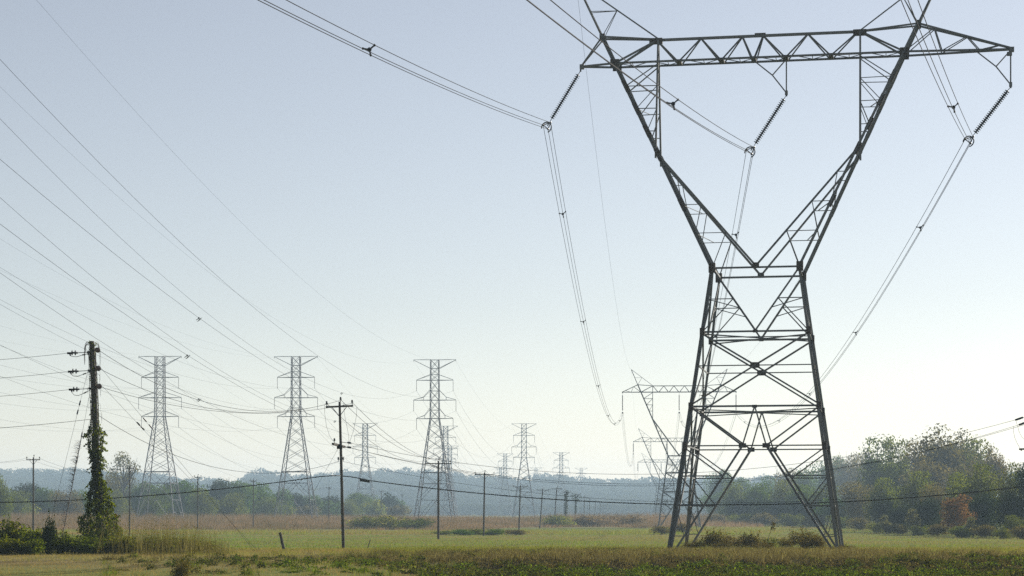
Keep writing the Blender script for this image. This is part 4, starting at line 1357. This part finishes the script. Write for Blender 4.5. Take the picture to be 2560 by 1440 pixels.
# vines on the thick pole
def build_vine():
    rg = rnd(31)
    axis = lambda z: np.array(vb)[None] + (np.array(vt) - np.array(vb))[None] * ((z - vb.z) / (vt.z - vb.z))[:, None]
    ztop, zb_ = vt.z, vb.z
    ys = [853, 900, 985, 1060, 1080, 1120, 1150, 1175, 1200, 1230, 1260, 1300, 1340, 1380]
    Lw = [-9, -9, -10, -12, -24, -24, -14, -13, -17, -21, -33, -42, -46, -62]
    Rw = [9, 9, 9, 10, 20, 20, 11, 11, 15, 23, 33, 46, 60, 74]
    den = [.10, .16, .12, .3, 1.0, 1.1, .8, 1.0, 1.4, 1.8, 2.4, 2.8, 3, 3]
    n = 34000
    yy = rg.uniform(853, 1383, n)
    keep = rg.random(n) < np.interp(yy, ys, den) / 3.0
    yy = yy[keep]
    n = len(yy)
    z = (HZ - yy) / F * VD
    A = axis(z)
    a = rg.uniform(0, 2 * np.pi, n)
    l = -np.interp(yy, ys, Lw) / F * VD
    r = np.interp(yy, ys, Rw) / F * VD
    sx = np.where(np.cos(a) < 0, l, r)
    bump = .66 + .45 * fast_noise(np.cos(a) * .8 + np.sin(a) * .5, z, .9, 4) + .22 * fast_noise(np.cos(a) * 1.6, z, .35, 5)
    rr = (1 - .30 * rg.random(n) ** 1.5) * bump
    dy = (l + r) / 2
    P = A + np.stack([np.cos(a) * sx * rr, np.sin(a) * dy * rr, np.zeros(n)], 1)
    nr = np.stack([np.cos(a), np.sin(a), np.full(n, .15)], 1)
    V = cards(P, rg.uniform(.018, .062, n), rg, .75, nr * .9, .25)
    root = empty("climbing_vine", vb)
    tag(root, "thick green vine climbing the old pole, swelling into a broad skirt at its foot", "vine")
    V -= np.array(vb)
    link('leaves', mesh_np('leaves', V, 4), M['lf_vine'], root)
    # stray leafy shoots standing off the mass
    S = []
    for i in range(60):
        y0 = rg.uniform(1062, 1360)
        sd_ = rg.choice((-1, 1))
        x0 = 230 + (y0 - 853) * .042 + sd_ * np.interp(y0, ys, Rw) * .8
        L_ = rg.uniform(5, 20)
        for q in range(14):
            t_ = q / 13
            S.append(np.array(at(x0 + sd_ * L_ * t_ + rg.normal(0, 1), y0 + L_ * (t_ * t_ * .9 - .3 * t_) + rg.normal(0, 1.2), VD + rg.normal(0, .15))) - np.array(vb))
    S = np.array(S)
    link('shoots', mesh_np('shoots', cards(S, rg.uniform(.03, .075, len(S)), rg, .7, None, .3), 4), M['lf_vine'], root)
    # trailing bare stems
    mb = MB()
    for i in range(46):
        top_ = i < 22
        s = random.choice((-1, 1))
        y0 = random.uniform(855, 865) if top_ else random.uniform(900, 1180)
        L = random.uniform(15, 60) if top_ else random.uniform(10, 30)
        x0 = 230 + (y0 - 853) * .042
        pts = []
        for k in range(6):
            t = k / 5
            ox = s * (8 + (6 + L * .12) * math.sin(t * 2.0)) + random.uniform(-1, 1)
            pts.append(vp(x0 + ox, y0 - 4 * math.sin(t * 3.1) + L * t * t, random.uniform(-.1, .1)) - vb)
        mb.tube(pts, .006, 3)
    for i in range(10):
        zz = np.linspace(0, 10.0, 14)
        ph, kk = random.uniform(0, 6.28), random.uniform(.1, .5)
        mb.tube([Vector(axis(np.array([vb.z + q]))[0]) - vb + Vector((math.cos(ph + kk * q) * .2, math.sin(ph + kk * q) * .2, 0)) for q in zz], .016, 4)
    mb.build('bare_stem', M['bark'], root)
build_vine()
# dead creeper along one guy
def creeper():
    rg = rnd(33)
    a, b = vp(224, 985, -.1), g2
    mb = MB()
    for i in range(420):
        t = rg.uniform(.30, 1.0)
        if rg.random() > (1.0 if .33 < t < .62 else .35):
            continue
        p = a.lerp(b, t)
        q = p + Vector((rg.uniform(-.34, .12), rg.uniform(-.15, .15), rg.uniform(-.05, .22)))
        mb.tube([p, p.lerp(q, .5) + Vector((0, 0, .03)), q], [.008, .005, .003], 3)
    mb.tube([a.lerp(b, .25), a.lerp(b, .98)], .022, 5)
    tag(mb.build("dead_creeper", M['bark']), "dead grey creeper tangled along one guy of the vine-covered pole", "creeper")
creeper()

# leafy bushes
def bush_proto(seed, n, nl, rl, size, mat, h=1.0, w=1.2, sprig=10, thick=.6):
    rg = rnd(seed)
    Ls = lobes(rg, nl, (0, 0, .48 * h), (w / 2, w / 2, .5 * h), rl)
    P, d = lobe_points(rg, Ls, n, (1, 1, .9), thick)
    for i in range(sprig):
        a = rg.uniform(0, 6.28)
        r0 = rg.uniform(.1, .45) * w
        hh = rg.uniform(.85, 1.25) * h
        t = rg.uniform(.3, 1, 22)
        Q = np.stack([math.cos(a) * r0 * (.5 + t * .5), math.sin(a) * r0 * (.5 + t * .5), t * hh], 1) + rg.normal(0, .035, (22, 3))
        P = np.concatenate([P, Q]); d = np.concatenate([d, unit(rg, 22)])
    k = P[:, 2] > 0.0
    P, d = P[k], d[k]
    V = cards(P, size * rg.uniform(.55, 1.4, len(P)), rg, .65, d * .6)
    return mesh_np("bush", V, 4)
BM = {'thick': (bush_proto(41, 3200, 16, .30, .038, 'lf_thicket'), 'lf_thicket'), 'thick2': (bush_proto(42, 3200, 18, .28, .036, 'lf_thicket'), 'lf_thicket'),
      'dark': (bush_proto(43, 3400, 14, .28, .032, 'lf_dark', w=.8), 'lf_dark'),
      'scrub': (bush_proto(44, 2000, 16, .28, .028, 'lf_scrub', sprig=26), 'lf_scrub'), 'scrub2': (bush_proto(45, 2300, 16, .27, .028, 'lf_scrub', sprig=26), 'lf_scrub'),
      'low': (bush_proto(46, 900, 10, .3, .035, 'weed_green', w=1.4), 'weed_green')}
def bush(kind, px, ytop, Y, wpx, label, group):
    me, mt = BM[kind]
    X = (px - CX) / F * Y
    z0 = G(X, Y) - .03
    h = (HZ - ytop) / F * Y - z0
    o = link("bush", me, M[mt])
    o.location = (X, Y, z0)
    o.scale = (wpx / F * Y / 1.25, wpx / F * Y / 1.25 * .8, h)
    o.rotation_euler = (0, 0, random.uniform(0, 6.28))
    tag(o, label, "bush", group)
GB = "leafy bushes at the foot of the vine-covered pole"
for (k, x, yt, Y, w, lab) in (('thick', -8, 1304, 95, 95, "green bush cut by the frame edge"), ('thick2', 38, 1309, 96, 100, "tall green bush next to the frame edge"), ('thick', 88, 1322, 95, 90, "green bush just before the dark pointed shrub"),
    ('dark', 127, 1292, 94.5, 62, "dark pointed shrub where a guy comes down"), ('thick2', 160, 1334, 94, 80, "bright leafy bush just after the dark pointed shrub"), ('thick', 200, 1342, 94, 90, "low leafy bush under the overgrown guy"),
    ('dark', 245, 1322, 96, 130, "dark bush at the vine-covered pole's foot"), ('thick2', 240, 1345, 93.5, 110, "low sunlit bush in front of the vine-covered pole"), ('thick', 305, 1343, 94, 100, "low bush just past the vine-covered pole's foot"),
    ('thick2', 362, 1346, 95, 100, "low bush among tall brown weeds"), ('thick', 420, 1344, 96, 100, "low bush in the thick of the brown weeds"), ('thick2', 475, 1347, 97, 90, "low bush near the end of the brown weeds"), ('thick', 522, 1353, 98, 70, "last small bush at the end of the thicket"),
    ('thick', 10, 1345, 92.5, 110, "low front bush at the frame edge"), ('thick2', 75, 1350, 92.5, 110, "low front bush before the dark pointed shrub")):
    bush(k, x, yt, Y, w, lab, GB)
GS = "scrub bushes between the huge pylon's feet"
for (k, x, yt, Y, w, lab) in (('scrub', 1738, 1350, 107.5, 85, "low scrub at the double leg of the huge pylon"), ('scrub2', 1787, 1325, 108, 82, "tall pale scrub bush next to the huge pylon's double leg"), ('scrub', 1830, 1336, 108.5, 86, "brown scrub bush past the tall pale one"),
    ('scrub2', 1875, 1332, 108, 84, "reddish green scrub bush in the middle under the huge pylon"), ('low', 1930, 1343, 109, 70, "small fresh green bush around the tall yellow weed"), ('scrub', 1968, 1342, 109, 72, "small scrub beside the dark one under the huge pylon"),
    ('dark', 2015, 1330, 108.8, 50, "dark round scrub bush before the woods-side leg of the huge pylon"), ('scrub2', 2048, 1336, 108, 70, "brown scrub bush touching the woods-side leg"), ('scrub', 2008, 1324, 107.8, 92, "loose brown sprigs around the dark round scrub bush"), ('scrub', 1905, 1354, 106.5, 90, "low scrub in front of the tall yellow weed"), ('scrub2', 1810, 1356, 106.5, 90, "low scrub in front of the tall pale bush"), ('scrub', 2110, 1362, 106, 70, "low scrub just outside the woods-side foot")):
    bush(k, x, yt, Y, w, lab, GS)
for (k, x, yt, Y, w, lab) in (('scrub2', 458, 1398, 66.5, 70, "tuft of rank grass-green weeds at the bottom edge of the photo"),):
    bush(k, x, yt, Y, w, lab, None)
# the tall yellow weed
root = empty("tall_weed", at(1913, 1376, 107)); root.location.z = G(root.location.x, 107)
tag(root, "single tall weed with drooping yellow-green head between the huge pylon's feet", "weed")
mb = MB(); mb.tube([at(x, y, 107) - root.location for x, y in ((1913, 1378), (1917, 1358), (1924, 1335), (1932, 1313), (1935, 1306))], [.015, .014, .012, .009, .005], 5); mb.build('stem', M['weed_brown'], root)
rg = rnd(55)
P = np.array([at(rg.normal(1933, 2.2), rg.uniform(1305, 1326), 107 + rg.normal(0, .06)) - root.location for i in range(34)])
link('leaves', mesh_np('leaves', cards(P, rg.uniform(.05, .11, len(P)), rg, .5, None, .5), 4), M['lf_scrub'], root)
# litter
p = at(2457, 1400, 88); p.z = G(p.x, 88) + .04
bmv = [(-.22, -.1, -.05), (.2, -.12, -.05), (.24, .1, -.04), (-.2, .12, -.05), (-.1, -.03, .16), (.08, .05, .10), (.16, -.04, .13)]
mb = MB(); mb.add([p + Vector(v) * .62 for v in bmv], [(0, 1, 6, 4), (1, 2, 5, 6), (2, 3, 4, 5), (3, 0, 4), (4, 6, 5), (3, 2, 1, 0)])
tag(mb.build("paper_scrap", M['paper']), "scrap of crumpled white paper lying in the grass by the leafy weeds", "litter")

# ------------------------------------------------------------------ ground cover
def zone(rg, n, d0, d1, x0=-60, x1=2620, power=1.0):
    """random ground positions between depths d0 and d1 over the frame columns x0..x1, even on the ground."""
    Y = np.sqrt(rg.uniform(d0 ** 2, d1 ** 2, n))
    px = rg.uniform(x0, x1, n)
    return (px - CX) / F * Y, Y, px
rg = rnd(61)
# short grass
X, Y, px = zone(rg, 230000, 62, 114)
k = ~((Y < 88) & (px > 1050) & (rg.random(len(X)) < .9))
X, Y, px = X[k], Y[k], px[k]
cl_ = fast_noise(X, Y, 3.0, 1) * .6 + fast_noise(X, Y, .8, 2) * .4
h = rg.uniform(.03, .10, len(X)) * (.5 + 1.1 * cl_)
V = blades(X, Y, gz(X, Y) - .01, h, rg.uniform(.012, .03, len(X)), rg, .8)
tag(link("short_grass", mesh_np("short_grass", V, 3), M['grass']), kind='stuff')
# crop in the field
X, Y, px = zone(rg, 150000, 112, 330)
h = rg.uniform(.06, .17, len(X)) * (.6 + .7 * fast_noise(X, Y, 9, 3))
V = blades(X, Y, gz(X, Y) - .01, h, rg.uniform(.03, .07, len(X)), rg, .6)
tag(link("field_grass", mesh_np("field_grass", V, 3), M['crop']), kind='stuff')
# grass on the far field towards the woods
X, Y, px = zone(rg, 60000, 325, 560, 1620, 2250)
h = rg.uniform(.1, .35, len(X)) * (.5 + .9 * fast_noise(X, Y, 16, 6))
V = blades(X, Y, gz(X, Y) - .02, h, rg.uniform(.06, .14, len(X)), rg, .5)
tag(link("meadow_grass", mesh_np("meadow_grass", V, 3), M['crop']), kind='stuff')
# rank grass strip before the brush
X, Y, px = zone(rg, 45000, 275, 335, -60, 1950)
h = rg.uniform(.2, .6, len(X)) * (.4 + fast_noise(X, Y, 14, 7))
V = blades(X, Y, gz(X, Y) - .02, h, rg.uniform(.05, .12, len(X)), rg, .5)
tag(link("rank_grass", mesh_np("rank_grass", V, 3), M['crop']), kind='stuff')
# red-brown brush
X, Y, px = zone(rg, 190000, 318, 600, -120, 1910)
front = 318 + 60 * fast_noise(px, px * 0, 420, 9) + 10 * fast_noise(px, Y, 60, 8) + np.interp(px, [-100, 600, 1100, 1350, 1900], [-15, 0, 10, 60, 95])
k = Y > front
X, Y, px = X[k], Y[k], px[k]
hh = np.interp(px, [-100, 0, 400, 700, 1000, 1300, 1400, 1700, 1900], [3.9, 3.8, 3.3, 3.1, 2.8, 2.6, 3.4, 3.5, 3.1])
hh = hh * np.clip((Y - front[k]) / 110 * .75 + .25, 0, 1)
h = hh * (.5 + .42 * fast_noise(X, Y, 9, 11) + .2 * fast_noise(X, Y, 2.2, 12)) * rg.uniform(.55, 1.1, len(X))
V = blades(X, Y, gz(X, Y) - .02, h, rg.uniform(.07, .18, len(X)), rg, .45)
tag(link("brush_undergrowth", mesh_np("brush_undergrowth", V, 3), M['brush']), kind='stuff')
# growth on the ditch bank
def tri4(V4):
    V4 = V4.reshape(-1, 4, 3)
    return np.concatenate([V4[:, [0, 1, 2]], V4[:, [0, 2, 3]]]).reshape(-1, 3)
def clumps(n, d0, d1, dens_x, dens_v, hr, wr, leaf, per, seed, floor=.12):
    """dome shaped tufts of small leaves."""
    X0, Y0, p0 = zone(rg, n, d0, d1, 250, 2700)
    k = rg.random(n) < np.interp(p0, dens_x, dens_v) * np.clip(2.4 * fast_noise(X0, Y0, 2.6, seed) - .5, floor, 1)
    X0, Y0 = X0[k], Y0[k]
    m = len(X0)
    H, Wd = rg.uniform(*hr, m) * rg.uniform(.6, 1, m), rg.uniform(*wr, m)
    i_ = np.repeat(np.arange(m), per)
    d_ = unit(rg, len(i_))
    d_[:, 2] = np.abs(d_[:, 2])
    rr_ = rg.uniform(.55, 1.1, len(i_))
    P_ = np.stack([X0[i_] + d_[:, 0] * Wd[i_] * rr_, Y0[i_] + d_[:, 1] * Wd[i_] * rr_, gz(X0, Y0)[i_] - .03 + d_[:, 2] * H[i_] * rr_], 1)
    return tri4(cards(P_, rg.uniform(*leaf, len(i_)), rg, .65, d_ * .5 + np.array([0, -.2, .5])))
def tufts(n, d0, d1, dens_x, dens_v, hr, w, seed, per=34, spread=.22, sc=2.2):
    """fans of thin drooping blades rising from one root."""
    X0, Y0, p0 = zone(rg, n, d0, d1, 250, 2700)
    k = rg.random(n) < np.interp(p0, dens_x, dens_v) * np.clip(2.2 * fast_noise(X0, Y0, sc, seed) - .4, .05, 1)
    X0, Y0 = X0[k], Y0[k]
    m = len(X0)
    H = rg.uniform(*hr, m)
    i_ = np.repeat(np.arange(m), per)
    h_ = H[i_] * rg.uniform(.45, 1.05, len(i_))
    x_, y_ = X0[i_] + rg.normal(0, spread, len(i_)), Y0[i_] + rg.normal(0, spread, len(i_))
    B = blades(x_, y_, gz(x_, y_) - .02, h_, rg.uniform(*w, len(i_)), rg, .75)
    q = rg.random(len(i_)) < .35
    T_ = B.reshape(-1, 3, 3)[q, 2] + rg.normal(0, .015, (q.sum(), 3))
    return np.concatenate([B, tri4(cards(T_, rg.uniform(.012, .03, q.sum()), rg, .5))])
# yellow-green fringe on the crest
V = tufts(9000, 90, 113, [900, 1050, 1500, 1700, 2000, 2150, 2700], [.1, .9, 1, .5, .2, .25, .5], (.10, .26), (.012, .026), 61, 26, .25)
tag(link("fringe_grass", mesh_np("fringe_grass", V, 3), M['fringe']), kind='stuff')
# brown tufts hanging over the bank
V = np.concatenate([tufts(5200, 84, 96, [820, 1000, 1200, 1400, 2150, 2350, 2600], [.03, .2, .5, .75, .8, .4, .25], (.18, .46), (.010, .024), 63, 44, .2),
                    tufts(2600, 96, 107, [1350, 1600, 2100, 2250], [0, 1, 1, 0], (.12, .30), (.010, .022), 64, 40, .22)])
tag(link("brown_weeds", mesh_np("brown_weeds", V, 3), M['weed_brown']), kind='stuff')
V = np.concatenate([clumps(900, 83, 92, [900, 1250, 1450, 2150, 2400], [.0, .4, 1, 1, .2], (.12, .40), (.15, .42), (.012, .04), 130, 52),
                    clumps(1500, 79, 87, [850, 1000, 2700], [.1, 1, 1], (.10, .34), (.2, .5), (.012, .04), 110, 53, .45)])
tag(link("bank_weeds", mesh_np("bank_weeds", V, 3), M['lf_scrub2']), kind='stuff')
# low leafy weeds in the ditch
V = np.concatenate([clumps(1700, 72, 83, [250, 900, 1100, 1300, 2700], [.03, .3, .8, 1, 1], (.12, .48), (.18, .5), (.022, .058), 120, 17),
                    clumps(900, 82, 89, [2050, 2170, 2700], [.1, 1, 1], (.14, .42), (.2, .5), (.022, .055), 120, 18),
                    tufts(700, 70, 84, [300, 700, 1100, 2700], [.4, .6, .5, .5], (.15, .45), (.010, .022), 65, 30, .15)])
tag(link("leafy_weeds", mesh_np("leafy_weeds", V, 3), M['weed_green']), kind='stuff')
# tall dead weeds in the thicket
X, Y, px = zone(rg, 5200, 92, 99.5, 235, 590)
kk = rg.random(len(X)) < np.interp(px, [235, 300, 450, 540, 590], [.3, .55, .6, .4, .05]) * (.3 + fast_noise(X, Y, 1.1, 41))
X, Y, px = X[kk], Y[kk], px[kk]
h = rg.uniform(.25, 1.0, len(X)) * np.interp(px, [235, 300, 420, 500, 590], [1.5, 2.0, 2.2, 1.7, .8]) * (.5 + .7 * fast_noise(X, Y, 1.2, 43))
V = blades(X, Y, gz(X, Y) - .02, h, rg.uniform(.012, .028, len(X)), rg, .3)
n2 = 9000
i2 = rg.integers(0, len(X), n2)
P = np.stack([X[i2] + rg.normal(0, .06, n2), Y[i2] + rg.normal(0, .06, n2), gz(X[i2], Y[i2]) + h[i2] * rg.uniform(.25, 1, n2)], 1)
Vc = cards(P, rg.uniform(.012, .032, n2), rg, .5).reshape(-1, 4, 3)
Vt = np.concatenate([Vc[:, [0, 1, 2]], Vc[:, [0, 2, 3]]]).reshape(-1, 3)
tag(link("dead_weeds", mesh_np("dead_weeds", np.concatenate([V, Vt]), 3), M['lf_scrub2']), kind='stuff')

# ------------------------------------------------------------------ far wooded ridge
def far_forest():
    rg = rnd(71)
    Vs = []
    prof_x = [-200, 0, 200, 420, 470, 520, 580, 650, 760, 850, 1000, 1150, 1290, 1310, 1350, 1500, 1700, 1900, 2100, 2800]
    prof_y = [1165, 1166, 1168, 1182, 1196, 1186, 1204, 1168, 1186, 1172, 1168, 1178, 1192, 1198, 1180, 1192, 1190, 1188, 1180, 1175]
    for row, D in enumerate((1560, 1800, 1860, 1930, 2010, 2100, 2200, 2310, 2400)):
        x = -200.0
        while x < 2800:
            w = rg.uniform(34, 70)
            xx = x + w * .4
            Y = D + rg.uniform(-35, 35)
            X = (xx - CX) / F * Y
            f = max(row - 1, 0.6) / 7.0
            ytop = 1278 - (1278 - np.interp(xx, prof_x, prof_y)) * (.34 + .66 * f) + rg.normal(2.5, 2.6)
            hgt = rg.uniform(15, 21)
            if row == 0:
                ytop, hgt = 1262 + rg.normal(0, 2), 9.0
            zt_ = (HZ - ytop) / F * Y
            wr = w / F * Y * .6
            n = 520
            d = unit(rg, n)
            d[:, 1] = -np.abs(d[:, 1])
            rr = rg.uniform(.72, 1.0, n) * (.86 + .22 * fast_noise(d[:, 0] * 2 + x, d[:, 2] * 2, 1.0, 3))
            P = d * rr[:, None] * np.array([wr, wr, hgt * .5]) + np.array([0, 0, hgt * .5])
            P += np.array([X, Y, zt_ - hgt])
            Vs.append(cards(P, rg.uniform(.8, 1.6, n), rg, .7, d * 1.2))
            x += w * .42
    tag(link("far_forest", mesh_np("far_forest", np.concatenate(Vs), 4), M['lf_far']), kind='stuff')
far_forest()

# ------------------------------------------------------------------ haze
def build_haze():
    mb = MB()
    mb.box((0, 1250, 27.5), 2920, 2820, 66)
    m, nt, out = new_mat("haze_air")
    v = nt.nodes.new("ShaderNodeVolumePrincipled")
    v.inputs['Color'].default_value = (*HAZE_COLOR, 1)
    v.inputs['Density'].default_value = HAZE_DENSITY
    v.inputs['Density Attribute'].default_value = ""
    v.inputs['Anisotropy'].default_value = 0.15
    nt.links.new(v.outputs[0], out.inputs['Volume'])
    try:
        m.cycles.homogeneous_volume = True
    except Exception:
        pass
    tag(mb.build("haze", m), kind='stuff')
build_haze()
